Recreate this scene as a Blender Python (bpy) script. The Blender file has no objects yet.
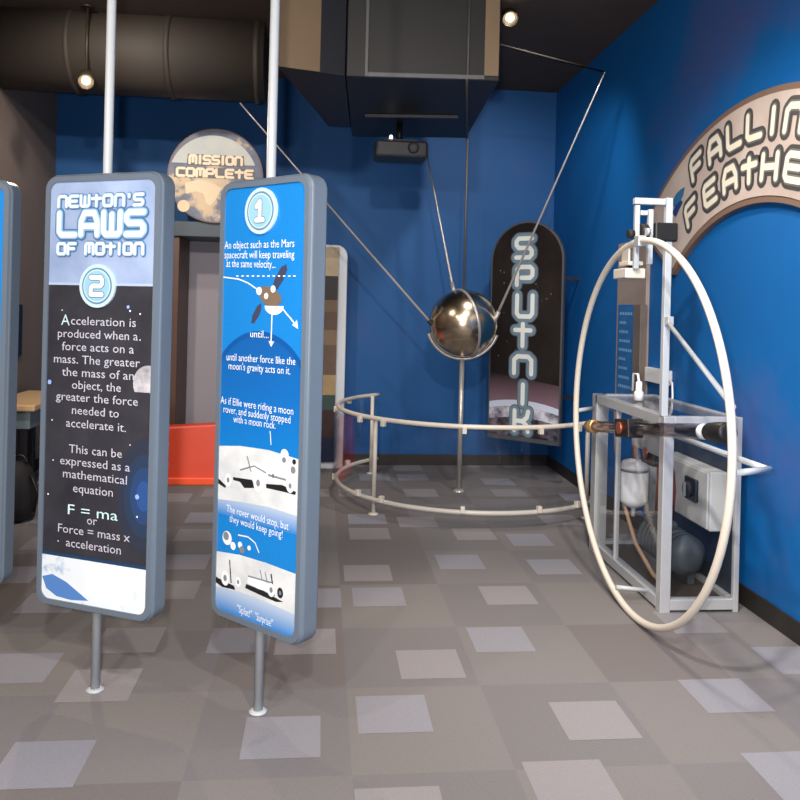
import bpy, bmesh, math, random
from mathutils import Vector, Matrix
random.seed(7)
PI = math.pi
S = bpy.context.scene
COL = S.collection
# ------------------------------------------------------------------ camera
F, PX, PY, ROLL, HEAD, H = 788.77, 400.0, 306.91, 0.024386, 0.098872, 1.6
A3 = Matrix(((math.cos(ROLL), 0, -math.sin(ROLL)), (0, 1, 0), (math.sin(ROLL), 0, math.cos(ROLL))))
R3 = Matrix(((math.cos(HEAD), math.sin(HEAD), 0), (-math.sin(HEAD), math.cos(HEAD), 0), (0, 0, 1)))
M3 = R3 @ A3
EYE = Vector((0, 0, H))
def ray(u, v): return M3 @ Vector(((u-PX)/F, 1, -(v-PY)/F))
def at_z(u, v, z=0.0): r = ray(u, v); return EYE + r*((z-H)/r.z)
def at_x(u, v, x): r = ray(u, v); return EYE + r*(x/r.x)
def at_y(u, v, y): r = ray(u, v); return EYE + r*(y/r.y)
def at_d(u, v, d): return EYE + ray(u, v)*d
cd = bpy.data.cameras.new('camera'); cam = bpy.data.objects.new('camera', cd); COL.objects.link(cam)
cd.sensor_width = 36; cd.lens = F/800*36; cd.shift_y = -(400-PY)/800; cd.clip_start = 0.02
r_, u_, b_ = M3 @ Vector((1, 0, 0)), M3 @ Vector((0, 0, 1)), M3 @ Vector((0, -1, 0))
mw = Matrix((r_, u_, b_)).transposed().to_4x4(); mw.translation = EYE
cam.matrix_world = mw
S.camera = cam
# ------------------------------------------------------------------ materials
def lin(c):
    return tuple(((x/255)/12.92 if x/255 <= .04045 else ((x/255+.055)/1.055)**2.4) for x in c)
MATS = {}
def mat(name, rgb, rough=.5, metal=0.0, noise=0.0, nscale=20, bump=0.0, spec=.5, coat=0.0, emit=None, estr=0):
    if name in MATS: return MATS[name]
    m = bpy.data.materials.new(name); m.use_nodes = True
    nt = m.node_tree; b = nt.nodes['Principled BSDF']
    c = lin(rgb)
    b.inputs['Base Color'].default_value = (*c, 1); b.inputs['Roughness'].default_value = rough
    b.inputs['Metallic'].default_value = metal; b.inputs['Specular IOR Level'].default_value = spec
    b.inputs['Coat Weight'].default_value = coat
    if emit is not None:
        b.inputs['Emission Color'].default_value = (*lin(emit), 1); b.inputs['Emission Strength'].default_value = estr
    if noise or bump:
        tc = nt.nodes.new('ShaderNodeTexCoord'); nz = nt.nodes.new('ShaderNodeTexNoise')
        nz.inputs['Scale'].default_value = nscale; nz.inputs['Detail'].default_value = 4
        nt.links.new(tc.outputs['Object'], nz.inputs['Vector'])
        if noise:
            mx = nt.nodes.new('ShaderNodeMix'); mx.data_type = 'RGBA'
            mx.inputs[6].default_value = (*[x*(1-noise) for x in c], 1); mx.inputs[7].default_value = (*[min(1, x*(1+noise)) for x in c], 1)
            nt.links.new(nz.outputs['Fac'], mx.inputs[0]); nt.links.new(mx.outputs[2], b.inputs['Base Color'])
        if bump:
            bp = nt.nodes.new('ShaderNodeBump'); bp.inputs['Strength'].default_value = bump; bp.inputs['Distance'].default_value = .004
            nt.links.new(nz.outputs['Fac'], bp.inputs['Height']); nt.links.new(bp.outputs['Normal'], b.inputs['Normal'])
    MATS[name] = m
    return m
def mural(name, stops, scale, seed, rough=.6, bands=None):
    """painted space mural: two or three colours mixed by soft noise"""
    m = bpy.data.materials.new(name); m.use_nodes = True; nt = m.node_tree; b = nt.nodes['Principled BSDF']
    b.inputs['Roughness'].default_value = rough; b.inputs['Specular IOR Level'].default_value = .35
    tc = nt.nodes.new('ShaderNodeTexCoord'); mp = nt.nodes.new('ShaderNodeMapping'); mp.inputs['Location'].default_value = seed
    nz = nt.nodes.new('ShaderNodeTexNoise'); nz.inputs['Scale'].default_value = scale; nz.inputs['Detail'].default_value = 5; nz.inputs['Roughness'].default_value = .6
    cr = nt.nodes.new('ShaderNodeValToRGB')
    el = cr.color_ramp.elements
    while len(el) < len(stops): el.new(.5)
    for e, (p, c) in zip(el, stops): e.position = p; e.color = (*lin(c), 1)
    nt.links.new(tc.outputs['Object'], mp.inputs['Vector']); nt.links.new(mp.outputs['Vector'], nz.inputs['Vector'])
    nt.links.new(nz.outputs['Fac'], cr.inputs['Fac']); nt.links.new(cr.outputs['Color'], b.inputs['Base Color'])
    MATS[name] = m
    return m
def ramp_z(name, stops, rough=.4, nscale=0, namt=0.0):
    """print whose colour runs along its own height (object z), stops in metres"""
    m = bpy.data.materials.new(name); m.use_nodes = True; nt = m.node_tree; b = nt.nodes['Principled BSDF']
    b.inputs['Roughness'].default_value = rough
    tc = nt.nodes.new('ShaderNodeTexCoord'); sp = nt.nodes.new('ShaderNodeSeparateXYZ'); mr = nt.nodes.new('ShaderNodeMapRange')
    z0, z1 = stops[0][0], stops[-1][0]
    mr.inputs['From Min'].default_value = z0; mr.inputs['From Max'].default_value = z1
    cr = nt.nodes.new('ShaderNodeValToRGB'); el = cr.color_ramp.elements
    while len(el) < len(stops): el.new(.5)
    for e, (p, c) in zip(el, stops): e.position = (p-z0)/(z1-z0); e.color = (*lin(c), 1)
    nt.links.new(tc.outputs['Object'], sp.inputs[0]); nt.links.new(sp.outputs['Z'], mr.inputs['Value'])
    src = mr.outputs['Result']
    if namt:
        nz = nt.nodes.new('ShaderNodeTexNoise'); nz.inputs['Scale'].default_value = nscale; nt.links.new(tc.outputs['Object'], nz.inputs['Vector'])
        ma = nt.nodes.new('ShaderNodeMath'); ma.operation = 'MULTIPLY_ADD'; ma.inputs[1].default_value = namt; ma.inputs[2].default_value = -namt/2
        ad = nt.nodes.new('ShaderNodeMath'); ad.operation = 'ADD'
        nt.links.new(nz.outputs['Fac'], ma.inputs[0]); nt.links.new(ma.outputs[0], ad.inputs[0]); nt.links.new(src, ad.inputs[1]); src = ad.outputs[0]
    nt.links.new(src, cr.inputs['Fac']); nt.links.new(cr.outputs['Color'], b.inputs['Base Color'])
    MATS[name] = m
    return m
def acrylic(name, tint=(.96, .97, .98), ior=1.45):
    m = bpy.data.materials.new(name); m.use_nodes = True; nt = m.node_tree
    nt.nodes.remove(nt.nodes['Principled BSDF']); out = nt.nodes['Material Output']
    tr = nt.nodes.new('ShaderNodeBsdfTransparent'); tr.inputs[0].default_value = (*tint, 1)
    gl = nt.nodes.new('ShaderNodeBsdfGlossy'); gl.inputs['Roughness'].default_value = .03
    lw = nt.nodes.new('ShaderNodeLayerWeight'); lw.inputs['Blend'].default_value = .5
    pw = nt.nodes.new('ShaderNodeMath'); pw.operation = 'POWER'; pw.inputs[1].default_value = 4.0
    fr = nt.nodes.new('ShaderNodeMath'); fr.operation = 'MULTIPLY_ADD'; fr.inputs[1].default_value = .55; fr.inputs[2].default_value = (ior-1)**2/(ior+1)**2*.6
    nt.links.new(lw.outputs['Facing'], pw.inputs[0]); nt.links.new(pw.outputs[0], fr.inputs[0])
    mx = nt.nodes.new('ShaderNodeMixShader')
    nt.links.new(fr.outputs[0], mx.inputs[0]); nt.links.new(tr.outputs[0], mx.inputs[1]); nt.links.new(gl.outputs[0], mx.inputs[2])
    nt.links.new(mx.outputs[0], out.inputs['Surface'])
    MATS[name] = m
    return m
# ------------------------------------------------------------------ mesh builder
class MB:
    def __init__(s): s.bm = bmesh.new(); s.mats = []
    def mi(s, m):
        if m not in s.mats: s.mats.append(m)
        return s.mats.index(m)
    def face(s, pts, m, smooth=False):
        vs = [s.bm.verts.new(p) for p in pts]
        try:
            f = s.bm.faces.new(vs); f.material_index = s.mi(m); f.smooth = smooth
            return f
        except ValueError: return None
    def hexa(s, p, m, bevel=0.0):
        """p: 8 points, bottom ring 0-3 then top ring 4-7"""
        vs = [s.bm.verts.new(q) for q in p]; k = s.mi(m); fs = []
        for q in ((3, 2, 1, 0), (4, 5, 6, 7), (0, 1, 5, 4), (1, 2, 6, 5), (2, 3, 7, 6), (3, 0, 4, 7)):
            f = s.bm.faces.new([vs[i] for i in q]); f.material_index = k; fs.append(f)
        bmesh.ops.recalc_face_normals(s.bm, faces=fs)
        if bevel > 0:
            es = list({e for f in fs for e in f.edges})
            r = bmesh.ops.bevel(s.bm, geom=es, offset=bevel, segments=2, affect='EDGES', profile=.5)
            for f in r['faces']: f.material_index = k
    def box(s, lo, hi, m, bevel=0.0):
        x0, y0, z0 = lo; x1, y1, z1 = hi
        s.hexa([(x0, y0, z0), (x1, y0, z0), (x1, y1, z0), (x0, y1, z0), (x0, y0, z1), (x1, y0, z1), (x1, y1, z1), (x0, y1, z1)], m, bevel)
    def obox(s, c, ax, half, m, bevel=0.0):
        """oriented box; ax = three unit vectors"""
        c = Vector(c); a, b, d = (Vector(v)*h for v, h in zip(ax, half))
        s.hexa([c-a-b-d, c+a-b-d, c+a+b-d, c-a+b-d, c-a-b+d, c+a-b+d, c+a+b+d, c-a+b+d], m, bevel)
    def bar(s, p, q, w, h, m, bevel=0.0, up=(0, 0, 1)):
        p, q = Vector(p), Vector(q); d = q-p; L = d.length; d.normalize(); up = Vector(up)
        if abs(d.dot(up)) > .98: up = Vector((0, 1, 0))
        a = d.cross(up).normalized(); b = a.cross(d)
        s.obox((p+q)/2, (d, a, b), (L/2, w/2, h/2), m, bevel)
    def tube(s, path, r, m, seg=12, closed=False, cap=True):
        path = [Vector(p) for p in path]; n = len(path); k = s.mi(m)
        rr = r if isinstance(r, (list, tuple)) else [r]*n
        rings = []; prev = None
        for i, p in enumerate(path):
            if closed: t = path[(i+1) % n]-path[i-1]
            else: t = path[min(i+1, n-1)]-path[max(i-1, 0)]
            t.normalize()
            if prev is None:
                a = t.cross(Vector((0, 0, 1)))
                if a.length < .1: a = t.cross(Vector((0, 1, 0)))
            else: a = prev - t*prev.dot(t)
            a.normalize(); prev = a; b = t.cross(a)
            rings.append([s.bm.verts.new(p+(a*math.cos(2*PI*j/seg)+b*math.sin(2*PI*j/seg))*rr[i]) for j in range(seg)])
        for i in range(n if closed else n-1):
            A, B = rings[i], rings[(i+1) % n]
            off = 0
            if closed and i == n-1:
                off = min(range(seg), key=lambda o: (A[0].co-B[o].co).length)
            for j in range(seg):
                f = s.bm.faces.new([A[j], A[(j+1) % seg], B[(j+1+off) % seg], B[(j+off) % seg]]); f.material_index = k; f.smooth = True
        if cap and not closed:
            for R, rev in ((rings[0], True), (rings[-1], False)):
                f = s.bm.faces.new(R[::-1] if rev else R); f.material_index = k
    def cyl(s, p, q, r, m, seg=24): s.tube([p, q], r, m, seg)
    def lathe(s, c, prof, m, seg=32, axis=(0, 0, 1)):
        """prof: list of (radius, height along axis)"""
        c = Vector(c); ax = Vector(axis).normalized()
        a = ax.cross(Vector((0, 1, 0)) if abs(ax.y) < .9 else Vector((1, 0, 0))).normalized(); b = ax.cross(a); k = s.mi(m)
        rings = [[s.bm.verts.new(c+ax*z+(a*math.cos(2*PI*j/seg)+b*math.sin(2*PI*j/seg))*max(r, 1e-4)) for j in range(seg)] for r, z in prof]
        for A, B in zip(rings, rings[1:]):
            for j in range(seg):
                f = s.bm.faces.new([A[j], A[(j+1) % seg], B[(j+1) % seg], B[j]]); f.material_index = k; f.smooth = True
        for R, rev in ((rings[0], True), (rings[-1], False)):
            f = s.bm.faces.new(R[::-1] if rev else R); f.material_index = k
    def prism(s, pts, vec, m, bevel=0.0):
        """extrude a planar polygon by vec"""
        vec = Vector(vec); k = s.mi(m)
        A = [s.bm.verts.new(p) for p in pts]; B = [s.bm.verts.new(Vector(p)+vec) for p in pts]; n = len(A); fs = []
        fs.append(s.bm.faces.new(A[::-1])); fs.append(s.bm.faces.new(B))
        for i in range(n): fs.append(s.bm.faces.new([A[i], A[(i+1) % n], B[(i+1) % n], B[i]]))
        for f in fs: f.material_index = k
        bmesh.ops.recalc_face_normals(s.bm, faces=fs)
        if bevel > 0:
            es = list(fs[0].edges)+list(fs[1].edges)
            r = bmesh.ops.bevel(s.bm, geom=es, offset=bevel, segments=4, affect='EDGES', profile=.5)
            for f in r['faces']: f.material_index = k; f.smooth = True
    def build(s, name, parent=None):
        me = bpy.data.meshes.new(name)
        base = Vector(parent_loc(parent))
        for v in s.bm.verts: v.co -= base
        s.bm.to_mesh(me); s.bm.free()
        for m in s.mats: me.materials.append(m)
        o = bpy.data.objects.new(name, me); COL.objects.link(o)
        if parent is not None: o.parent = parent
        return o
def parent_loc(p):
    v = Vector((0, 0, 0))
    while p is not None: v += p.location; p = p.parent
    return v
def tag(o, label, cat, group=None):
    o['label'] = label; o['category'] = cat
    if group: o['group'] = group
    return o
def thing(name, loc, label, cat, group=None):
    o = bpy.data.objects.new(name, None); o.empty_display_size = .1; COL.objects.link(o); o.location = loc
    return tag(o, label, cat, group)
def struct(mb, name):
    o = mb.build(name); o['kind'] = 'structure'; return o
# ------------------------------------------------------------------ lettering
G = {
 'A': [[(0, 0), (0, .6), (.2, 1), (.8, 1), (1, .6), (1, 0)], [(0, .38), (1, .38)]],
 'C': [[(1, 1), (.15, 1), (0, .85), (0, .15), (.15, 0), (1, 0)]],
 'E': [[(1, 1), (.15, 1), (0, .85), (0, .15), (.15, 0), (1, 0)], [(0, .5), (.85, .5)]],
 'F': [[(0, 0), (0, .85), (.15, 1), (1, 1)], [(0, .5), (.8, .5)]],
 'G': [[(1, 1), (.15, 1), (0, .85), (0, .15), (.15, 0), (.85, 0), (1, .15), (1, .5), (.6, .5)]],
 'H': [[(0, 0), (0, 1)], [(1, 0), (1, 1)], [(0, .5), (1, .5)]],
 'I': [[(.5, 0), (.5, 1)]],
 'K': [[(0, 0), (0, 1)], [(1, 1), (.9, .7), (.6, .5), (0, .5)], [(.6, .5), (.9, .3), (1, 0)]],
 'L': [[(0, 1), (0, .15), (.15, 0), (1, 0)]],
 'M': [[(0, 0), (0, .85), (.15, 1), (.85, 1), (1, .85), (1, 0)], [(.5, 1), (.5, .2)]],
 'N': [[(0, 0), (0, .8), (.2, 1), (.8, 1), (1, .8), (1, 0)]],
 'O': [[(.15, 0), (0, .15), (0, .85), (.15, 1), (.85, 1), (1, .85), (1, .15), (.85, 0), (.15, 0)]],
 'P': [[(0, 0), (0, .85), (.15, 1), (.85, 1), (1, .85), (1, .55), (.85, .4), (.3, .4)]],
 'R': [[(0, 0), (0, .85), (.15, 1), (.85, 1), (1, .85), (1, .6), (.85, .45), (0, .45)], [(.5, .45), (1, 0)]],
 'S': [[(1, 1), (.15, 1), (0, .85), (0, .65), (.15, .5), (.85, .5), (1, .35), (1, .15), (.85, 0), (0, 0)]],
 'T': [[(0, .72), (1, .72)], [(.5, 1), (.5, 0)]],
 'U': [[(0, 1), (0, .15), (.15, 0), (.85, 0), (1, .15), (1, 1)]],
 'W': [[(0, 1), (0, .15), (.15, 0), (.85, 0), (1, .15), (1, 1)], [(.5, 0), (.5, .9)]],
 "'": [[(.5, 1), (.5, .8)]],
 '1': [[(.15, .75), (.5, 1), (.5, 0)], [(.15, 0), (.85, 0)]],
 '2': [[(0, 1), (.85, 1), (1, .85), (1, .62), (.85, .5), (.15, .5), (0, .38), (0, 0), (1, 0)]],
}
def stroke_glyph(mb, ch, fmap, w, h, sw, m, off):
    """flat rounded stroke letter. fmap(x, y, off) -> world; x,y in metres with the letter's lower left at 0,0"""
    nseg = 0
    for line in G[ch]:
        pts = [Vector((x*w, y*h)) for x, y in line]
        for p, q in zip(pts, pts[1:]):
            d = q-p
            if d.length < 1e-6: continue
            d.normalize(); n = Vector((-d.y, d.x))*sw/2
            a0 = math.atan2(n.y, n.x); out = []
            for j in range(7): a = a0+PI*j/6; out.append(p+Vector((math.cos(a), math.sin(a)))*sw/2)
            for j in range(7): a = a0+PI+PI*j/6; out.append(q+Vector((math.cos(a), math.sin(a)))*sw/2)
            mb.face([fmap(v.x, v.y, off+nseg*.00012) for v in out], m); nseg += 1
def word(mb, txt, fmap, x0, x1, y0, h, layers, narrow=('I', "'")):
    """layers: (stroke width, material, offset)"""
    n = len(txt); adv = [(.45 if c in narrow else (.6 if c == ' ' else 1.0)) for c in txt]
    gap = .38; tot = sum(adv)+gap*(n-1); k = (x1-x0)/tot; x = x0
    for c, a in zip(txt, adv):
        w = a*k
        if c != ' ':
            for sw, m, off in layers:
                stroke_glyph(mb, c, (lambda X, Y, o, x=x: fmap(x+X, y0+Y, o)), w, h, sw, m, off)
        x += w+gap*k
def text_faces(mb, txt, fmap, cx, y, width, m, off, size=None, maxh=None):
    """small print set in the built-in typeface, centred on cx with its baseline at y"""
    cu = bpy.data.curves.new('t', 'FONT'); cu.body = txt; cu.align_x = 'CENTER'; cu.size = 1; cu.resolution_u = 2
    o = bpy.data.objects.new('t', cu); COL.objects.link(o)
    dg = bpy.context.evaluated_depsgraph_get(); dg.update()
    me = bpy.data.meshes.new_from_object(o.evaluated_get(dg))
    xs = [v.co.x for v in me.vertices]
    sx = width/(max(xs)-min(xs)); mid = (max(xs)+min(xs))/2
    sy = size if size else sx
    k = mb.mi(m)
    vs = [mb.bm.verts.new(fmap(cx+(v.co.x-mid)*sx, y+v.co.y*sy, off)) for v in me.vertices]
    for p in me.polygons:
        try: f = mb.bm.faces.new([vs[i] for i in p.vertices]); f.material_index = k
        except ValueError: pass
    bpy.data.objects.remove(o); bpy.data.curves.remove(cu); bpy.data.meshes.remove(me)
def rrect(x0, x1, y0, y1, r, n=8):
    out = []
    for cx, cy, a in ((x1-r, y1-r, 0), (x0+r, y1-r, PI/2), (x0+r, y0+r, PI), (x1-r, y0+r, 1.5*PI)):
        for j in range(n+1): t = a+PI/2*j/n; out.append((cx+r*math.cos(t), cy+r*math.sin(t)))
    return out
def ellipse(cx, cy, rx, ry=None, n=28, a0=0, a1=2*PI):
    ry = rx if ry is None else ry
    full = abs(a1-a0-2*PI) < 1e-6
    return [(cx+rx*math.cos(a0+(a1-a0)*j/(n if full else n-1)), cy+ry*math.sin(a0+(a1-a0)*j/(n if full else n-1))) for j in range(n)]
def clip(poly, box):
    """clip a 2D polygon to a rectangle"""
    x0, x1, y0, y1 = box
    for ax, val, sgn in ((0, x0, 1), (0, x1, -1), (1, y0, 1), (1, y1, -1)):
        out = []
        for i, p in enumerate(poly):
            q = poly[i-1]; a, b = (p[ax]-val)*sgn >= 0, (q[ax]-val)*sgn >= 0
            if a != b:
                t = (val-q[ax])/(p[ax]-q[ax]); out.append((q[0]+(p[0]-q[0])*t, q[1]+(p[1]-q[1])*t))
            if a: out.append(p)
        poly = out
        if not poly: return []
    return poly

# ------------------------------------------------------------------ palette
m_pole = mat('pale_grey_paint', (182, 188, 193), .4)
m_frame = mat('blue_grey_plastic', (100, 113, 127), .42, noise=.04, nscale=6)
m_white = mat('white_print', (240, 246, 250), .4)
m_alu = mat('brushed_aluminium', (190, 192, 194), .38, .35, noise=.06, nscale=30)
m_cream = mat('cream_painted_metal', (214, 205, 192), .35)
m_steel = mat('satin_steel', (190, 186, 180), .3, .55)
m_black = mat('black_plastic', (22, 22, 24), .45)
m_rubber = mat('black_rubber', (26, 25, 25), .7)
m_clear = acrylic('clear_acrylic')
WX, WY, WL, CZ = 2.36, 7.95, -2.6, 3.85
# ------------------------------------------------------------------ setting
m_tiles = [mat('carpet_taupe', (121, 117, 116), .95, noise=.18, nscale=160, bump=.5, spec=.1),
           mat('carpet_grey', (115, 112, 113), .95, noise=.18, nscale=160, bump=.5, spec=.1),
           mat('carpet_brown', (113, 107, 106), .95, noise=.18, nscale=160, bump=.5, spec=.1)]
m_sq = [mat('carpet_pale_blue_grey', (135, 134, 141), .95, noise=.15, nscale=160, bump=.5, spec=.1),
        mat('carpet_pale_grey', (137, 133, 135), .95, noise=.15, nscale=160, bump=.5, spec=.1)]
fl = MB()
SQ = .2835; TX, TY = 2*SQ, 2.16*SQ
known = [(1.12, 10.89), (1.84, 12.38), (3.17, 13.25), (3.79, 15.29), (5.22, 16.95), (3.88, 10.58), (6.09, 11.16), (1.10, 16.66), (1.23, 15.29), (1.31, 19.54),
         (3.19, 17.33), (3.93, 19.45), (5.21, 18.95), (-3.09, 11.92), (-.38, 10.38), (-.13, 13.30), (-3.23, 9.93)]
ex = [at_z(u, v) for u, v in ((573, 785), (800, 775), (401, 815), (20, 668), (130, 640), (367, 519), (417, 522), (315, 598), (560, 520), (795, 660), (172, 590), (185, 562), (690, 622), (240, 640))]
known += [(p.x/SQ, p.y/SQ) for p in ex]
x0f, x1f, y0f, y1f = WL-.1, WX+.1, -3.1, WY+.1
ix0, ix1 = int((x0f-.5*SQ)/TX)-2, int((x1f-.5*SQ)/TX)+1
iy0, iy1 = int((y0f-9.48*SQ)/TY)-2, int((y1f-9.48*SQ)/TY)+2
squares = [(x, y) for x, y in known]
for i in range(ix0, ix1+1):
    for j in range(iy0, iy1+1):
        X, Y = .5*SQ+i*TX, 9.48*SQ+j*TY
        a, b, c, d = max(X, x0f), min(X+TX, x1f), max(Y, y0f), min(Y+TY, y1f)
        if a >= b or c >= d: continue
        fl.face([(a, c, 0), (b, c, 0), (b, d, 0), (a, d, 0)], m_tiles[(i+j) % 2 if random.random() < .8 else 2])
        cx, cy = (X+TX/2)/SQ, (Y+TY/2)/SQ
        ox, oy = random.choice(((.37, .3), (-.37, .3), (.37, -.3), (-.37, -.3)))
        cx += ox; cy += oy
        if all(abs(cx-kx) > 1.55 or abs(cy-ky) > 1.6 for kx, ky in known): squares.append((cx, cy))
for k, (cx, cy) in enumerate(squares):
    a, b, c, d = (cx-.5)*SQ, (cx+.5)*SQ, (cy-.5)*SQ, (cy+.5)*SQ
    a, b, c, d = max(a, x0f), min(b, x1f), max(c, y0f), min(d, y1f)
    if a < b and c < d: fl.face([(a, c, .001), (b, c, .001), (b, d, .001), (a, d, .001)], m_sq[k % 2])
struct(fl, 'floor')
m_ceil = mat('dark_brown_ceiling', (84, 71, 60), .85, noise=.2, nscale=3)
mb = MB(); mb.box((WL-.1, -3.1, CZ), (WX+.1, WY+.1, CZ+.1), m_ceil); struct(mb, 'ceiling')
m_wb = mural('deep_blue_mural', [(.3, (16, 78, 136)), (.6, (22, 84, 144)), (.85, (66, 78, 138))], .55, (3, 1, 7))
m_wr = mural('bright_blue_mural', [(.3, (2, 90, 160)), (.56, (6, 97, 168)), (.74, (78, 90, 152))], .5, (0, 4.2, 1.3))
m_wl = mat('taupe_wall_paint', (112, 100, 92), .8, noise=.06, nscale=4)
mb = MB(); mb.box((WL-.1, WY, 0), (WX+.1, WY+.1, CZ), m_wb); struct(mb, 'wall_back')
mb = MB(); mb.box((WX, -3.1, 0), (WX+.1, WY, CZ), m_wr); struct(mb, 'wall_right')
mb = MB(); mb.box((WL-.1, -3.1, 0), (WL, WY, CZ), m_wl); struct(mb, 'wall_left')
mb = MB(); mb.box((WL-.1, -3.2, 0), (WX+.1, -3.1, CZ), m_wl); struct(mb, 'wall_front')
m_base = mat('dark_rubber_base', (40, 36, 34), .6)
mb = MB(); mb.box((WX-.012, -3.1, 0), (WX, WY, .11), m_base, .004); struct(mb, 'baseboard_right')
mb = MB(); mb.box((WL, WY-.012, 0), (WX-.013, WY, .11), m_base, .004); struct(mb, 'baseboard_back')
mb = MB(); mb.box((WL, -3.1, 0), (WL+.012, WY-.013, .11), m_base, .004); struct(mb, 'baseboard_left')

# ------------------------------------------------------------------ information signs on poles
class Panel:
    def __init__(s, base, yaw, W, z0, z1, sx, t, T=.085):
        s.B = Vector(base); s.yaw = yaw; s.W = W; s.z0 = z0; s.z1 = z1; s.T = T
        s.ux = Vector((math.cos(yaw), math.sin(yaw), 0)); s.n = Vector((s.ux.y, -s.ux.x, 0))
        s.O = s.B + s.ux*sx + s.n*t          # centre of the front face, on the floor
    def map(s, x, z, off=0): return s.O + s.ux*x + s.n*off + Vector((0, 0, z))
    def loc(s, u, v):
        r = ray(u, v); k = (s.O-EYE).dot(s.n)/r.dot(s.n); p = EYE+r*k-s.O
        return (p.dot(s.ux), p.z)
    def frame(s, root):
        rim = .032; r = .06
        mb = MB(); ob = rrect(-s.W/2, s.W/2, s.z0, s.z1, r)
        mb.prism([s.map(x, z, -.004) for x, z in ob], s.n*-s.T, m_frame, .012)
        # raised rim round the print
        ib = rrect(-s.W/2+rim, s.W/2-rim, s.z0+rim, s.z1-rim, r-.02)
        n = len(ob)
        mid = rrect(-s.W/2+.010, s.W/2-.010, s.z0+.010, s.z1-.010, r-.008)
        for (A, za), (B_, zb) in (((ob, -.016), (mid, .004)), ((mid, .004), (ib, .004)), ((ib, .004), (ib, -.004))):
            for i in range(n):
                j = (i+1) % n
                f = mb.face([s.map(*A[i], za), s.map(*B_[i], zb), s.map(*B_[j], zb), s.map(*A[j], za)], m_frame, True)
        mb.build('frame', root)
        s.ins = (-s.W/2+rim, s.W/2-rim, s.z0+rim, s.z1-rim, r-.02)
        return s.ins
    def pole(s, root, rad=.0185):
        mb = MB(); mb.cyl(s.B, s.B+Vector((0, 0, CZ)), rad, m_pole, 20); mb.build('pole', root)
        mb = MB(); mb.lathe(s.B, [(.036, .001), (.036, .006), (.022, .011)], m_pole); mb.build('floor_flange', root)
def poly(mb, P, pts, m, off, px=True, box=None):
    q = [P.loc(*p) for p in pts] if px else pts
    if box: q = clip(q, box)
    if len(q) > 2: mb.face([P.map(x, z, off) for x, z in q], m)
def line_px(mb, P, pts, wd, m, off):
    q = [Vector(P.loc(*p)) for p in pts]
    for a, b in zip(q, q[1:]):
        d = (b-a).normalized(); n = Vector((-d.y, d.x))*wd/2
        mb.face([P.map(*v, off) for v in (a-n, b-n, b+n, a+n)], m)

m_badge_rim = mat('badge_rim_pale', (196, 224, 238), .35); m_badge_in = mat('badge_inner_blue', (150, 200, 226), .35)
m_badge_gap = mat('badge_ring_steel', (96, 136, 164), .35)
def badge(P, root, u, v, r, num):
    cx, cz = P.loc(u, v); mb = MB()
    for k, (f, m) in enumerate(((1, m_badge_rim), (.84, m_badge_gap), (.76, m_badge_rim), (.70, m_badge_in))):
        pts = ellipse(cx, cz, r*f)
        if k == 0: mb.prism([P.map(x, z, -.003) for x, z in pts], P.n*.009, m)
        else: mb.face([P.map(x, z, .006+.0006*k) for x, z in pts], m)
    h = r*.78; w = r*.62
    fm = lambda x, y, o: P.map(cx-w/2+x, cz-h/2+y, o)
    stroke_glyph(mb, num, fm, w, h, r*.30, m_badge_gap, .0088)
    stroke_glyph(mb, num, fm, w, h, r*.22, m_white, .0094)
    return mb.build('number_badge', root)

# --- second law
P2 = Panel((-.886, 3.336, 0), math.radians(-25.15), .582, .331, 2.112, .015, .049)
s2 = thing('information_sign', P2.B, "tall grey-framed sign with black starfield and number 2 badge, headed NEWTON'S LAWS OF MOTION", 'sign', 'law of motion signs on poles')
x0, x1, z0, z1, rr = P2.frame(s2); P2.pole(s2)
zh = P2.loc(98, 284)[1]; zs = P2.loc(95, 562)[1]
m_dark = mural('starfield_print', [(.35, (44, 44, 52)), (.6, (58, 58, 66)), (.85, (62, 68, 88))], 3.2, (1, 2, 3), .4)
m_head = mural('steel_blue_print', [(.3, (128, 150, 190)), (.7, (168, 188, 222))], 3, (5, 0, 0), .4)
mb = MB(); mb.face([P2.map(x, z, -.003) for x, z in rrect(x0, x1, z0, z1, rr)], m_dark); mb.build('printed_panel', s2)
mb = MB()
box2 = (x0, x1, z0, z1)
mb.face([P2.map(x, z, -.002) for x, z in clip(rrect(x0, x1, z0, z1, rr), (x0, x1, zh, z1))], m_head)
m_snow = mural('icy_ground_print', [(.42, (232, 240, 246)), (.6, (226, 236, 244)), (.72, (120, 158, 210))], 7, (2, 2, 0), .4)
mb.face([P2.map(x, z, -.002) for x, z in clip(rrect(x0, x1, z0, z1, rr), (x0, x1, z0, zs))], m_snow)
m_ice = mat('ice_blue_print', (84, 132, 200), .4)
poly(mb, P2, [(42, 576), (52, 574), (66, 582), (80, 594), (88, 601), (70, 600), (56, 596), (46, 588)], m_ice, -.0012)
m_band = mat('blue_band_print', (30, 62, 96), .4)
cx, cz = P2.loc(139, 496)
for fr, c, o in ((1.5, (46, 52, 68), -.0019), (1.1, (42, 58, 86), -.0017), (.75, (40, 68, 112), -.0015), (.4, (44, 82, 142), -.0013)):
    mb.face([P2.map(x, z, o) for x, z in clip(ellipse(cx+.02, cz, .085*fr, .15*fr), (x0, x1, zs, zh))], mat('blue_nebula_print_%d' % c[2], c, .4))
mb.face([P2.map(x, z, -.0011) for x, z in ((x0, zs), (x1, zs), (x1, zs+.014), (x0, zs+.014))], m_band)
mb.face([P2.map(x, z, -.0011) for x, z in ((x0, zh-.006), (x1, zh-.006), (x1, zh+.004), (x0, zh+.004))], mat('header_edge_print', (176, 194, 222), .4))
m_moon = mural('moon_grey_print', [(.35, (128, 128, 138)), (.65, (206, 206, 212))], 14, (0, 0, 4), .4)
cx, cz = P2.loc(148, 384)
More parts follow.
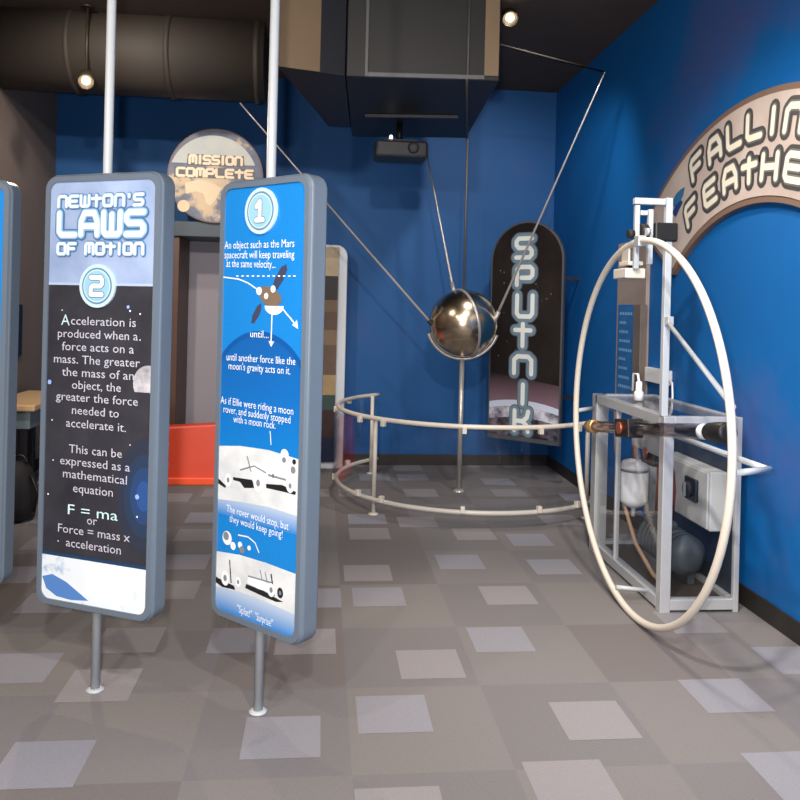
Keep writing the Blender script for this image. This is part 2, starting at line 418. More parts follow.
mb.face([P2.map(x, z, -.0010) for x, z in clip(ellipse(cx, cz, .072), (x0, x1, cz-.035, z1))], m_moon)
m_star = mat('star_blue_print', (150, 180, 250), .4)
for u, v, r in ((49.5, 382, .010), (137, 497, .010), (128, 307, .007), (130, 311, .004), (140, 314, .004), (48, 494, .004), (137, 517, .004), (58, 541, .003), (140, 340, .003), (52, 420, .003), (62, 310, .003), (130, 445, .003), (53, 460, .003)):
    cx, cz = P2.loc(u, v); mb.face([P2.map(x, z, -.0005) for x, z in ellipse(cx, cz, r, n=10)], m_star if r > .005 else m_white)
mb.build('artwork', s2)
m_lblue = mat('letter_outline_blue', (70, 112, 160), .4); m_lglow = mat('letter_glow_blue', (142, 190, 226), .4)
for txt, (ua, va), (ub, vb), hh, sw in (("NEWTON'S", (58, 207), (145, 205.5), .042, .012), ('LAWS', (57, 235), (147, 234), .088, .024), ('OF MOTION', (57, 254), (145, 253), .042, .012)):
    mb = MB()
    xa, za = P2.loc(ua, va); xb, zb = P2.loc(ub, vb)
    word(mb, txt, P2.map, xa+sw*.6, xb-sw*.6, za, hh, ((sw*2.0, m_lblue, .0005), (sw*1.45, m_lglow, .0030), (sw*.95, m_white, .0055)))
    mb.build('heading_text', s2)
for t, u0, u1, v in (('cceleration is', 71, 136, 326), ('produced when a', 58, 138, 339), ('force acts on a', 62, 134, 352), ('mass. The greater', 54, 140, 365), ('the mass of an', 62, 134, 378), ('object, the', 72, 121, 390.5), ('greater the force', 56, 138, 403), ('needed to', 72, 119, 416), ('accelerate it.', 66, 126, 429.5),
                     ('This can be', 69, 122, 455.5), ('expressed as a', 60, 130, 468), ('mathematical', 63, 127, 481), ('equation', 73, 113, 494.5), ('or', 87, 97, 525), ('Force = mass x', 58, 130, 537), ('acceleration', 66, 121, 550.5)):
    xa, za = P2.loc(u0, v-1); xb, zb = P2.loc(u1, v+.5)
    mb = MB(); text_faces(mb, t, P2.map, (xa+xb)/2, (za+zb)/2, xb-xa, mat('soft_white_print', (196, 196, 212), .4), .0008, size=.050); mb.build('text_line', s2)
mb = MB(); xa, za = P2.loc(62, 325)
text_faces(mb, 'A', P2.map, xa+.018, za, .044, m_badge_rim, .0008, size=.064); mb.build('initial_letter', s2)
mb = MB(); xa, za = P2.loc(68, 514); xb, zb = P2.loc(118, 515)
text_faces(mb, 'F = ma', P2.map, (xa+xb)/2, za, xb-xa, mat('formula_pale_cyan', (206, 240, 246), .4), .0012, size=.060)
mb.build('formula_text', s2)
badge(P2, s2, 98, 286, .088, '2')

# --- first law
P1 = Panel((-.21, 3.126, 0), math.radians(-43.58), .519, .336, 2.088, .013, .048)
s1 = thing('information_sign', P1.B, 'tall grey-framed bright blue sign with number 1 badge, satellite, planet and moon rover drawings', 'sign', 'law of motion signs on poles')
x0, x1, z0, z1, rr = P1.frame(s1); P1.pole(s1)
def gridprint(name, c, c2):
    m = mat(name, c, .4); nt = m.node_tree; b = nt.nodes['Principled BSDF']
    tc = nt.nodes.new('ShaderNodeTexCoord'); mp = nt.nodes.new('ShaderNodeMapping'); mp.inputs['Rotation'].default_value = (PI/2, 0, 0)
    mp.inputs['Scale'].default_value = (28, 28, 28)
    bk = nt.nodes.new('ShaderNodeTexBrick'); bk.offset = 0; bk.inputs['Brick Width'].default_value = 1; bk.inputs['Row Height'].default_value = 1; bk.inputs['Mortar Size'].default_value = .05
    bk.inputs['Color1'].default_value = bk.inputs['Color2'].default_value = (*lin(c), 1); bk.inputs['Mortar'].default_value = (*lin(c2), 1)
    nt.links.new(tc.outputs['Object'], mp.inputs[0]); nt.links.new(mp.outputs[0], bk.inputs['Vector']); nt.links.new(bk.outputs['Color'], b.inputs['Base Color'])
    return m
m_sky = gridprint('graph_paper_blue_print', (8, 124, 206), (44, 148, 222))
mb = MB(); mb.face([P1.map(x, z, -.003) for x, z in rrect(x0, x1, z0, z1, rr)], m_sky); mb.build('printed_panel', s1)
full = rrect(x0, x1, z0, z1, rr)
mb = MB()
m_navy = mat('planet_edge_blue_print', (8, 84, 160), .4)
zA = P1.loc(258, 331)[1]; zB = P1.loc(258, 452)[1]
R_ = .30; cxp = P1.loc(258, 400)[0]
m_planet = ramp_z('planet_blue_print', [(zB, (8, 122, 204)), ((zA+zB)/2, (10, 104, 184)), (zA, (12, 92, 168))], .4)
for f, m, o in ((1, m_navy, -.0024), (.93, m_planet, -.0020)):
    mb.face([P1.map(x, z, o) for x, z in clip(ellipse(cxp, zA-R_, R_*f, R_*f*1.0, 48), (x0, x1, zA-R_*.93, z1))], m)
mb.face([P1.map(x, z, -.0020) for x, z in ((x0, zB-.02), (x1, zB-.02), (x1, zA-R_*.93), (x0, zA-R_*.93))], m_planet)
# two strips of moon ground fading to blue
m_rego = mural('moon_dust_print', [(.35, (206, 212, 216)), (.7, (232, 236, 238))], 9, (0, 3, 0), .4)
def dust(pts_top, pts_bot, off):
    a = [P1.loc(*p) for p in pts_top]; b = [P1.loc(*p) for p in pts_bot]
    a = [(x0 if i == 0 else x1 if i == len(a)-1 else x, z) for i, (x, z) in enumerate(a)]
    b = [(x0 if i == 0 else x1 if i == len(b)-1 else x, z) for i, (x, z) in enumerate(b)]
    mb.face([P1.map(x, z, off) for x, z in a+b[::-1]], m_rego)
    return min(z for _, z in b)
def fade(u, v0, v1, key):
    za, zb = P1.loc(u, v0)[1], P1.loc(u, v1)[1]
    m = ramp_z(key, [(zb, (8, 124, 206)), (za, (214, 224, 232))], .4)
    mb.face([P1.map(x, z, -.0017) for x, z in clip(full, (x0, x1, zb, za))], m)
dust([(215, 445), (240, 446), (268, 450), (296, 459)], [(214, 498), (240, 502), (268, 507), (296, 516)], -.0012); fade(256, 495, 525, 'moon_fade_print')
dust([(213, 550), (240, 555), (266, 563), (295, 574)], [(212, 585), (240, 592), (266, 602), (295, 615)], -.0012); fade(256, 590, 625, 'low_moon_fade_print')
m_ink = mat('black_ink_print', (28, 30, 34), .4); m_gry = mat('grey_ink_print', (128, 134, 142), .4)
mb.build('moon_artwork', s1); mb = MB()
# satellite
m_wing = mat('solar_wing_print', (62, 66, 92), .4); m_gold = mat('satellite_bronze_print', (122, 104, 88), .4)
poly(mb, P1, [(271, 290), (275, 278), (281, 267), (286, 264), (287, 270), (283, 280), (277, 289)], m_wing, -.001)
poly(mb, P1, [(261, 303), (257, 306), (252, 316), (251, 323), (254, 323), (259, 315), (261, 309)], m_wing, -.001)
poly(mb, P1, [(258, 293), (262, 286), (271, 287), (279, 293), (282, 300), (277, 306), (268, 306), (262, 302)], m_gold, -.0008)
cx, cz = P1.loc(274, 306); mb.face([P1.map(x, z, -.0006) for x, z in ellipse(cx, cz, .052, .034, a0=PI, a1=2*PI)], m_white)
for u, v, r in ((259, 291, .016), (273, 289, .014), (266, 296, .012)):
    cx, cz = P1.loc(u, v); mb.face([P1.map(x, z, -.0004) for x, z in ellipse(cx, cz, r, n=12)], m_white)
line_px(mb, P1, [(222, 277), (238, 279), (248, 283), (258, 290)], .005, m_white, -.0009)
for k in range(12): line_px(mb, P1, [(236+k*5.2, 276), (238.4+k*5.2, 276)], .005, m_white, -.0009)
line_px(mb, P1, [(272, 312), (271, 342)], .006, m_white, -.0003); poly(mb, P1, [(268.5, 341), (274, 341.5), (271, 347)], m_white, -.0003)
line_px(mb, P1, [(282, 308), (295, 324)], .006, m_white, -.0003); poly(mb, P1, [(292, 325), (297, 320), (298, 329)], m_white, -.0003)
line_px(mb, P1, [(270, 431), (271, 445)], .004, m_white, -.0003)
mb.build('satellite_artwork', s1); mb = MB()
# upper rover with riders
def pb(pts, m, o=-.0006): poly(mb, P1, pts, m, o)
pb([(214, 478), (219, 479), (226, 486), (225, 488), (216, 482)], m_ink)
pb([(233, 477), (252, 480), (255, 488), (244, 488), (240, 482), (233, 480)], m_ink)
pb([(266, 484), (282, 485), (296, 492), (295, 495), (284, 492), (266, 488)], m_ink)
pb([(250, 464), (254, 461), (262, 466), (276, 471), (292, 476), (293, 482), (280, 484), (262, 479), (250, 472)], m_white, -.0005)
line_px(mb, P1, [(247, 456), (251, 472)], .006, m_gry, -.0004); line_px(mb, P1, [(240, 470), (254, 466), (266, 473)], .006, m_gry, -.0004)
line_px(mb, P1, [(268, 475), (286, 480)], .008, m_gry, -.0003)
for u, v, r in ((258, 483, .034), (273, 476, .022), (228, 480, .026), (290, 486, .026)):
    cx, cz = P1.loc(u, v)
    for f, m, o in ((1, m_white, -.0004), (.4, m_gry, -.0003)): mb.face([P1.map(x, z, o) for x, z in ellipse(cx, cz, r*f*.8, r*f, 18)], m)
for u, v, r, m in ((284.5, 455, .022, m_white), (284, 460, .011, m_gry), (286, 468, .028, m_white), (277, 468, .016, m_white), (294, 462, .010, m_ink), (293, 470, .013, m_gry)):
    cx, cz = P1.loc(u, v); mb.face([P1.map(x, z, -.0002 if m is m_gry else -.00035) for x, z in ellipse(cx, cz, r, n=16)], m)
# lower rover, thrown riders
pb([(213, 574), (218, 578), (234, 586), (235, 590), (222, 587), (214, 581)], m_ink)
pb([(246, 584), (262, 590), (283, 602), (276, 602), (262, 596), (245, 588)], m_ink)
pb([(248, 577), (262, 580), (270, 586), (268, 592), (258, 589), (247, 583)], m_white, -.0005)
line_px(mb, P1, [(229.5, 560), (231, 583)], .006, m_ink, -.0004); line_px(mb, P1, [(271, 574), (274, 596)], .007, m_ink, -.0004)
line_px(mb, P1, [(248, 576), (262, 580), (272, 583)], .006, m_gry, -.0004); line_px(mb, P1, [(260, 570), (262, 580)], .005, m_gry, -.0004); line_px(mb, P1, [(265, 572), (267, 582)], .005, m_gry, -.0004)
for u, v, r in ((225, 578, .030), (238, 582, .020), (271, 590, .026), (280, 593, .020)):
    cx, cz = P1.loc(u, v)
    for f, m, o in ((1, m_white if u != 280 else m_ink, -.0003), (.42, m_gry, -.0002)): mb.face([P1.map(x, z, o) for x, z in ellipse(cx, cz, r*f*.8, r*f, 18)], m)
for u, v, r, m in ((227, 538, .028, m_white), (226, 536, .017, m_gry), (233, 546, .016, m_white), (240, 545, .013, m_white), (242, 550, .015, m_gry), (249, 548, .010, m_white)):
    cx, cz = P1.loc(u, v); mb.face([P1.map(x, z, -.00025 if m is m_gry else -.0004) for x, z in ellipse(cx, cz, r, n=16)], m)
line_px(mb, P1, [(238, 535), (248, 537), (255, 543), (259, 553)], .005, m_white, -.0006)
mb.build('rover_artwork', s1)
for t, a, b, sz in (('An object such as the Mars', (223, 249), (294, 247), .044), ('spacecraft will keep traveling', (223, 258.5), (294, 258), .044), ('at the same velocity...', (225, 267), (275, 268), .044),
                    ('until...', (249, 337), (268, 338), .04), ('until another force like the', (225, 360), (295, 365), .042), ("moon's gravity acts on it.", (227, 369), (290, 374.5), .042),
                    ('As if Ellie were riding a moon', (219, 403), (293, 415), .042), ('rover, and suddenly stopped', (222, 412), (290, 423.5), .042), ('with a moon rock.', (232, 422), (275, 429), .042),
                    ('The rover would stop, but', (225, 511), (288, 530), .042), ('they would keep going!', (228, 521), (282, 538), .042), ('"Splat!"', (236, 611), (251, 618), .042), ('"Surprise!"', (254, 619), (272, 627), .042)):
    xa, za = P1.loc(*a); xb, zb = P1.loc(*b); k = (zb-za)/(xb-xa)
    fm = lambda x, y, o, xa=xa, k=k: P1.map(x, y+k*(x-xa), o)
    mb = MB(); text_faces(mb, t, fm, (xa+xb)/2+.006, za, (xb-xa)*.98, m_white, .0006, size=sz); mb.build('text_line', s1)
badge(P1, s1, 261.5, 211, .090, '1')

# --- third sign, cut by the picture's left edge
e0 = at_d(4.5, 400, 3.35); yaw0 = math.radians(-9)
u0 = Vector((math.cos(yaw0), math.sin(yaw0), 0)); n0 = Vector((u0.y, -u0.x, 0))
B0 = Vector((e0.x, e0.y, 0)) - u0*.26 - n0*.048
P0 = Panel(B0, yaw0, .54, .36, 2.10, .0, .048)
s0 = thing('information_sign', P0.B, 'blue grey-framed sign cut off by the left edge of the photo', 'sign', 'law of motion signs on poles')
x0, x1, z0, z1, rr = P0.frame(s0); P0.pole(s0)
mb = MB(); mb.face([P0.map(x, z, -.003) for x, z in rrect(x0, x1, z0, z1, rr)], m_sky); mb.build('printed_panel', s0)
mb = MB(); za, zb = P0.loc(2, 386)[1], P0.loc(2, 462)[1]
m_skin = mat('pinkish_tan_print', (176, 140, 136), .4)
mb.face([P0.map(x, z, -.002) for x, z in [(x0, za+.03), (x0+.2, za+.02), (x1-.1, za), (x1, za-.01), (x1, zb), (x1-.2, zb-.04), (x0, zb)]], m_skin)
mb.build('artwork', s0)

# ------------------------------------------------------------------ satellite model, stand, guard rail
SC = Vector((1.228, 6.786, 1.473)); SR = .297
m_chrome = mat('polished_metal', (220, 202, 174), .22, 1.0, noise=.04, nscale=5)
sat = thing('satellite_model', SC, 'polished metal ball satellite with long whip antennas above the round guard rail', 'satellite')
mb = MB(); prof = [(SR*math.sin(PI*i/32), -SR*math.cos(PI*i/32)) for i in range(33)]
ax = (ray(470, 322)).normalized(); tilt = Vector((.93, .28, .18)).normalized()
mb.lathe(SC, prof, m_chrome, 64, axis=tilt); mb.build('sphere', sat)
mb = MB(); mb.lathe(SC, [(SR-.002, -.012), (SR+.006, -.010), (SR+.006, .010), (SR-.002, .012)], m_steel, 64, axis=tilt); mb.build('joint_band', sat)
m_ant = mat('antenna_metal', (176, 172, 168), .35, .5)
def antenna(start_px, ds, tip, bend=None):
    a = at_d(*start_px, ds); t = Vector(tip); d = (t-a).normalized()
    mb = MB(); n = 12
    L = (t-a).length
    mb.tube([a+d*L*i/n for i in range(n+1)], [.012-.006*i/n for i in range(n+1)], m_ant, 10)
    o = mb.build('antenna', sat)
    mb = MB(); mb.tube([SC+(a-SC)*.9, a, a+d*.10], [.016, .02, .018], m_rubber if bend == 'k' else m_ant, 12); mb.build('antenna_mount', o)
antenna((436, 329), 6.80, at_d(240, 103, 6.35), 'k')
antenna((454, 293), 6.95, at_d(424, 140, 7.35))
antenna((494, 322), 6.75, at_d(605, 72, 6.05))
mb = MB()
for k in range(9):
    pass
# stand
st = thing('display_stand', (SC.x, SC.y, 0), 'slim pale steel post with curved cradle holding up the metal ball', 'stand')
mb = MB(); mb.lathe((SC.x, SC.y, 0), [(.055, .001), (.055, .012), (.03, .03)], m_steel); mb.build('base', st)
mb = MB(); mb.cyl((SC.x, SC.y, .012), (SC.x, SC.y, SC.z-SR-.018), .021, m_steel, 20); mb.build('post', st)
mb = MB(); rt = Vector((r_.x, r_.y, 0)).normalized()
mb.tube([SC+(rt*math.sin(a)-Vector((0, 0, 1))*math.cos(a))*(SR+.016) for a in [math.radians(-72+144*i/36) for i in range(37)]], .015, m_steel, 12)
mb.build('cradle', st)
# guard rail
gc = Vector((1.31, 6.75, 0)); GR = 1.15
gr = thing('guard_rail', gc, 'curved pale metal guard rail with two hoops around the metal ball', 'guard rail')
def arc(R, z, a0, a1, n=64): return [gc+Vector((R*math.cos(math.radians(a0+(a1-a0)*i/n)), R*math.sin(math.radians(a0+(a1-a0)*i/n)), z)) for i in range(n+1)]
A0, A1 = 130, 318
for z in (.745, .125):
    mb = MB(); mb.tube(arc(GR, z, A0, A1), .018, m_cream, 12); mb.build('rail', gr)
for a in (136, 218.5, 313):
    p = gc+Vector((math.cos(math.radians(a)), math.sin(math.radians(a)), 0))*(GR-.03)
    mb = MB(); mb.cyl(p, p+Vector((0, 0, .745)), .017, m_cream, 16); po = mb.build('post', gr)
    mb = MB(); mb.lathe(p, [(.04, .001), (.04, .008), (.02, .014)], m_cream, 20); mb.build('foot', po)
mb = MB(); A_, B_ = arc(GR+.024, .10, A0+4, A1-3), arc(GR+.024, .725, A0+4, A1-3)
Ai, Bi = arc(GR+.03, .10, A0+4, A1-3), arc(GR+.03, .725, A0+4, A1-3)
for i in range(64):
    for X, Y in ((A_, B_), (Bi, Ai)): mb.face([X[i], X[i+1], Y[i+1], Y[i]], m_clear, True)
    mb.face([B_[i], B_[i+1], Bi[i+1], Bi[i]], m_clear); mb.face([A_[i+1], A_[i], Ai[i], Ai[i+1]], m_clear)
for i in (0, 64): mb.face([A_[i], B_[i], Bi[i], Ai[i]], m_clear)
o = mb.build('clear_panel', gr); o['label'] = 'clear curved acrylic panel'
for z, dz in ((.745, -.03), (.125, .03)):
    for a in (152, 182, 212, 225, 257, 285, 303):
        d = Vector((math.cos(math.radians(a)), math.sin(math.radians(a)), 0)); p = gc+d*(GR+.02)+Vector((0, 0, z+dz*.8))
        t = Vector((-d.y, d.x, 0))
        mb = MB(); mb.obox(p, (t, d, (0, 0, 1)), (.016, .018, .024), m_cream, .003); mb.build('clip', gr)

# ------------------------------------------------------------------ SPUTNIK sign across the corner
pl = at_d(487, 437, 7.55); pr = at_d(559.5, 447, 7.12)
yw = math.atan2(pr.y-pl.y, pr.x-pl.x); Wd = math.hypot(pr.x-pl.x, pr.y-pl.y)
mid = Vector(((pl.x+pr.x)/2, (pl.y+pr.y)/2, 0))
PS = Panel(mid, yw, Wd, (pl.z+pr.z)/2, 0, 0, 0)
ztop = PS.loc(526, 221)[1]; PS.z1 = ztop
ss = thing('capsule_sign', (mid.x, mid.y, PS.z0), 'tall black round-topped sign reading SPUTNIK downwards, standing across the blue corner', 'sign')
m_edge = mat('dark_grey_edge', (72, 74, 80), .5)
def capsule(w, zb, zt, n=24):
    r = w/2; return [(-r, zb), (r, zb)]+[(r*math.cos(PI*j/n), zt-r+r*math.sin(PI*j/n)) for j in range(n+1)]
mb = MB(); mb.prism([PS.map(x, z, 0) for x, z in capsule(Wd, PS.z0, ztop)], PS.n*-.05, m_edge, .006); mb.build('board', ss)
mb = MB(); m_space = mural('black_space_print', [(.4, (24, 20, 19)), (.62, (34, 27, 25)), (.82, (70, 46, 34))], 3.5, (2, 0, 5), .45)
cp = capsule(Wd-.035, PS.z0+.045, ztop-.018)
mb.face([PS.map(x, z, .001) for x, z in cp], m_space)
hw = Wd/2-.0175; zb = PS.z0+.045
m_glow = ramp_z('planet_glow_print', [(zb-PS.z0+.16, (120, 110, 130)), (zb-PS.z0+.34, (118, 92, 104)), (zb-PS.z0+.58, (27, 22, 21))], .45)
mb.face([PS.map(x, z, .0016) for x, z in ((-hw, zb+.16), (hw, zb+.16), (hw, zb+.50), (-hw, zb+.58))], m_glow)
m_cloud = mural('planet_cloud_print', [(.35, (92, 86, 104)), (.62, (206, 206, 218))], 9, (0, 1, 1), .45)
zc = zb-.32; Rr = .66
mb.face([PS.map(x, z, .0024) for x, z in clip(ellipse(-.03, zc, 1.0, Rr, 80), (-hw, hw, zb, 9))], mat('planet_rim_print', (196, 204, 224), .45))
mb.face([PS.map(x, z, .0030) for x, z in clip(ellipse(-.03, zc, .99, Rr-.06, 80), (-hw, hw, zb, 9))], m_cloud)
m_dk = mural('dark_sea_print', [(.45, (40, 34, 44)), (.7, (120, 112, 124))], 8, (4, 1, 1), .45)
mb.face([PS.map(x, z, .0036) for x, z in clip(ellipse(0, zc-.06, .95, Rr-.10, 80), (-hw, hw, zb, 9))], m_dk)
for k in range(26):
    x = random.uniform(-hw+.03, hw-.03); z = random.uniform(zb+.7, ztop-.3)
    mb.face([PS.map(a, b, .002) for a, b in ellipse(x, z, random.choice((.003, .004, .006)), n=8)], m_gry)
mb.build('artwork', ss)
m_so = mat('letter_halo_slate', (112, 134, 150), .4); m_sd = mat('letter_edge_slate', (84, 98, 110), .4); m_sw = mat('letter_face_white', (226, 230, 226), .4)
for ch, (u, v), wpx, hpx in zip('SPUTNIK', ((524.5, 248), (525, 276), (525, 306), (523, 335), (523, 365), (523, 394), (521.5, 421)), (17, 17, 17, 17, 19, 17, 15), (19, 18, 21, 22, 17, 19, 20)):
    cx, cz = PS.loc(u, v); k = 7.35/F; w = wpx*k*1.0; h = hpx*k
    fm = lambda x, y, o, cx=cx, cz=cz, w=w, h=h: PS.map(cx-w/2+x, cz-h/2+y, o)
    mb = MB()
    for sw, m, o in ((.118, m_sd, .004), (.100, m_so, .006), (.042, m_sw, .008)): stroke_glyph(mb, ch, fm, w, h, sw, m, o)
    mb.build('letter', ss)
for zz in (.8, 1.9):
    a = PS.map(-.18, zz, -.05); mb = MB(); mb.bar(a, (a.x, WY, a.z), .03, .03, m_black); mb.build('wall_bracket', ss)
    a = PS.map(.18, zz, -.05); mb = MB(); mb.bar(a, (WX, a.y, a.z), .03, .03, m_black); mb.build('wall_bracket', ss)

# ------------------------------------------------------------------ FALLING FEATHERS arch on the right wall
ac = Vector((0, 4.12, .78)); RO, RI = 2.03, 1.43
ar = thing('arch_sign', (WX-.03, ac.y, 2.5), 'big beige arched wall sign reading FALLING FEATHERS in outlined letters', 'sign')
m_arch = mural('beige_arch_print', [(.3, (176, 160, 152)), (.7, (204, 190, 180))], 2.2, (1, 1, 1), .5); m_archedge = mat('brown_arch_edge', (122, 98, 84), .5)
def ap(R, a, x): return Vector((x, ac.y-R*math.cos(math.radians(a)), ac.z+R*math.sin(math.radians(a))))   # angle 180 = far end of wall
a_lo, a_hi = 46, 134
def archpoly(ro, ri, x, ends=(44, 136, 50, 130)):
    o0, o1, i0, i1 = ends; n = 48
    return [ap(ro, o0+(o1-o0)*i/n, x) for i in range(n+1)]+[ap(ri, i1+(i0-i1)*i/n, x) for i in range(n+1)]
mb = MB()
def archslab(mb, ro, ri, xf, xb, m, ends):
    o0, o1, i0, i1 = ends; n = 48
    for i in range(n):
        q = [ap(ro, o0+(o1-o0)*i/n, 0), ap(ro, o0+(o1-o0)*(i+1)/n, 0), ap(ri, i0+(i1-i0)*(i+1)/n, 0), ap(ri, i0+(i1-i0)*i/n, 0)]
        f = [Vector((xf, p.y, p.z)) for p in q]; b = [Vector((xb, p.y, p.z)) for p in q]
        mb.face(f, m); mb.face([f[0], b[0], b[1], f[1]], m, True); mb.face([f[2], b[2], b[3], f[3]], m, True)
        if i == 0: mb.face([f[3], b[3], b[0], f[0]], m)
        if i == n-1: mb.face([f[1], b[1], b[2], f[2]], m)
archslab(mb, RO, RI, WX-.035, WX-.001, m_archedge, (44, 136, 49, 131)); mb.build('board', ar)
mb = MB(); archslab(mb, RO-.035, RI+.035, WX-.040, WX-.034, m_arch, (45, 135, 50, 130)); mb.build('printed_face', ar)
m_fo = mat('letter_outline_charcoal', (66, 66, 68), .45); m_fm = mat('letter_rim_grey', (112, 110, 106), .45); m_ff = mat('letter_face_cream', (232, 226, 208), .4)
def archword(txt, R, angs, h, w):
    for c, t in zip(txt, angs):
        q = .12 if c == 'I' else 1; mb = MB()
        def fm(x, y, o):
            a = math.radians(t); rad = Vector((0, -math.cos(a), math.sin(a))); tan = Vector((0, -math.sin(a), -math.cos(a)))
            p = ac+rad*(R+y)+tan*(x-w*q/2); return Vector((WX-.041-o, p.y, p.z))
        for sw, m, o in ((.098, m_fo, 0), (.056, m_fm, .002), (.036, m_ff, .004)): stroke_glyph(mb, c, fm, w*q, h, sw, m, o)
        mb.build('letter', ar)
archword('FALLING', 1.790, [109.5, 102.3, 95.4, 88.8, 83.2, 77.4, 70.4], .125, .135)
archword('FEATHERS', 1.552, [114.8, 105.8, 97.4, 90.1, 83, 75.2, 67.4, 59.5], .125, .135)
# blue feather motif at the arch's far foot
mb = MB(); m_fe = mat('teal_feather_print', (48, 110, 150), .45); m_fe2 = mat('navy_feather_print', (30, 60, 120), .45)
def fp(u, v): p = at_x(u, v, WX-.042); return p
mb.face([fp(*p) for p in ((685, 187), (681, 189), (676, 194), (672, 202), (674, 207), (679, 203), (683, 196))], m_fe)
mb.face([fp(*p) + Vector((-.001, 0, 0)) for p in ((676, 205), (681, 200), (683, 202), (679, 210), (676, 217), (672, 213))], m_fe2)
mb.build('feather_motif', ar)
# text board further along the wall
bx = WX-.03
m_board = mat('grey_beige_board', (150, 136, 128), .5, noise=.06, nscale=5); m_bblue = mat('blue_text_panel_print', (36, 104, 168), .45)
bd = thing('instruction_board', (WX-.02, 5.85, .85), 'narrow grey-beige wall board with blue text panel behind the hoop', 'sign')
mb = MB(); mb.box((bx, 5.50, .86), (WX-.0005, 6.06, 2.14), m_board, .004); mb.build('board', bd)
mb = MB(); mb.box((bx-.004, 5.64, .92), (bx, 6.02, 1.66), m_bblue); mb.build('text_panel', bd)
m_post = mat('brown_grey_post', (112, 100, 92), .5)
mb = MB(); mb.box((bx-.05, 5.47, .86), (bx-.0005, 5.60, 1.66), m_post, .004); mb.build('side_post', bd)
mb = MB()
for k in range(9):
    z = 1.58-.07*k
    mb = MB()
    for i in range(1):
        ya, yb = 5.98, 5.72+.04*((k*7) % 4)
        fmB = lambda x, y, o: Vector((bx-.005-o, 5.98-x, y))
        nseg = 5+(k % 3)
        for j in range(nseg):
            L = (ya-yb)/nseg; mb.face([fmB(j*L, z, 0), fmB(j*L+L*.75, z, 0), fmB(j*L+L*.75, z+.022, 0), fmB(j*L, z+.022, 0)], mat('pale_text_ink', (120, 170, 214), .45))
    mb.build('text_line', bd)

# ------------------------------------------------------------------ drop-tube machine
CX0, CX1, CY0, CY1, CT = 1.83, 2.27, 4.04, 5.16, 1.05
case = thing('drop_tube_machine', ((CX0+CX1)/2, (CY0+CY1)/2, 0), 'clear-sided aluminium framed machine with large upright cream hoop by the bright blue wall', 'exhibit machine')
W_ = .058
for (x, y) in ((CX0, CY0), (CX0, CY1), (CX1, CY0), (CX1, CY1)):
    w = .03 if (x, y) == (CX1, CY0) else .085 if (x, y) == (CX0, CY1) else W_
    xa = x if x == CX0 else x-w; ya = y if y == CY0 else y-w
    mb = MB(); mb.box((xa, ya, .0), (xa+w, ya+w, CT), m_alu, .004); mb.build('corner_post', case)
for z in (.015, CT-W_):
    for lo, hi in (((CX0+W_, CY0, z), (CX1-.03, CY0+W_*.8, z+W_)), ((CX0+W_, CY1-W_, z), (CX1-W_, CY1, z+W_)), ((CX0, CY0+W_, z), (CX0+W_, CY1-W_, z+W_)), ((CX1-W_*.7, CY0+W_, z), (CX1, CY1-W_, z+W_))):
        mb = MB(); mb.box(lo, hi, m_alu, .004); mb.build('frame_rail', case)
mb = MB(); mb.box((CX0+.012, CY1-.42, .073), (CX0+.042, CY1-.40, CT-W_), m_alu, .003); mb.build('reflection_bar', case)  # upright bar put where the hoop reflects in the clear side
m_dbase = mat('dark_brown_base_board', (58, 50, 44), .7, noise=.15, nscale=8)
mb = MB(); mb.box((CX0+W_, CY0+.05, .03), (CX1-.045, CY1-W_, .05), m_dbase); mb.build('base_board', case)
m_slate = mat('dark_slate_panel', (46, 54, 68), .55)
mb = MB(); mb.box((CX1-.012, CY0+.05, .075), (CX1-.004, CY0+.85, .80), m_slate); mb.build('back_panel', case)
for nm, lo, hi in (('s', (CX0+.020, CY0+W_, .073), (CX0+.026, CY1-W_, CT-W_)), ('f', (CX0+W_, CY0+.020, .073), (CX1-.03, CY0+.026, CT-W_)), ('t', (CX0+W_, CY0+.047, CT-.012), (CX1-.041, CY1-W_, CT-.006))):
    mb = MB(); mb.box(lo, hi, m_clear); mb.build('clear_panel', case)
mb = MB()
# plywood plate and chain of fittings under the pivot
mb.box((CX0+.06, 4.10, .80), (CX0+.075, 4.62, CT-W_-.002), m_alu); mb.build('bearing_plate', case)
# guard hoop with its brackets, gantry post
HX, HY, HZ, HR = 1.657, 4.00, .998, .978
hp = case
mb = MB(); mb.tube([(HX, HY+HR*math.cos(2*PI*i/96), HZ+HR*math.sin(2*PI*i/96)) for i in range(96)], .018, m_cream, 14, closed=True); mb.build('hoop', hp)
tipv = Vector((1.895, 3.175, .95))
mb = MB(); mb.tube([(CX0+.05, CY0-.001, .955), tipv], .014, m_pole, 10); mb.tube([tipv+Vector((.012, -.004, 0)), (HX+.01, HY-HR+.035, .955)], .014, m_pole, 10); mb.build('near_bracket', hp)
mb = MB(); mb.tube([(HX, HY+HR-.004, .955), (CX0+.001, CY1-.03, .955)], .013, m_pole, 10); mb.build('far_bracket', hp)
mb = MB(); mb.tube([(HX, HY+.22, HZ-HR+.06), (CX0, HY+.22, .06)], .012, m_pole, 10); mb.build('floor_bracket', hp)
gp = Vector((CX0+.012, CY0+.04, 0))
mb = MB(); mb.bar((gp.x, gp.y, CT), (gp.x, gp.y, 2.22), .036, .036, m_pole, .003); mb.build('gantry_post', hp)
mb = MB(); mb.tube([(gp.x, gp.y-.02, 1.555), (HX+.01, HY-HR*.978, HZ+HR*.235)], .012, m_pole, 10); mb.obox((gp.x, gp.y-.035, 1.56), ((1, 0, 0), (0, 1, 0), (0, 0, 1)), (.016, .03, .024), m_pole, .003); mb.build('diagonal_brace', hp)
gy = gp.y
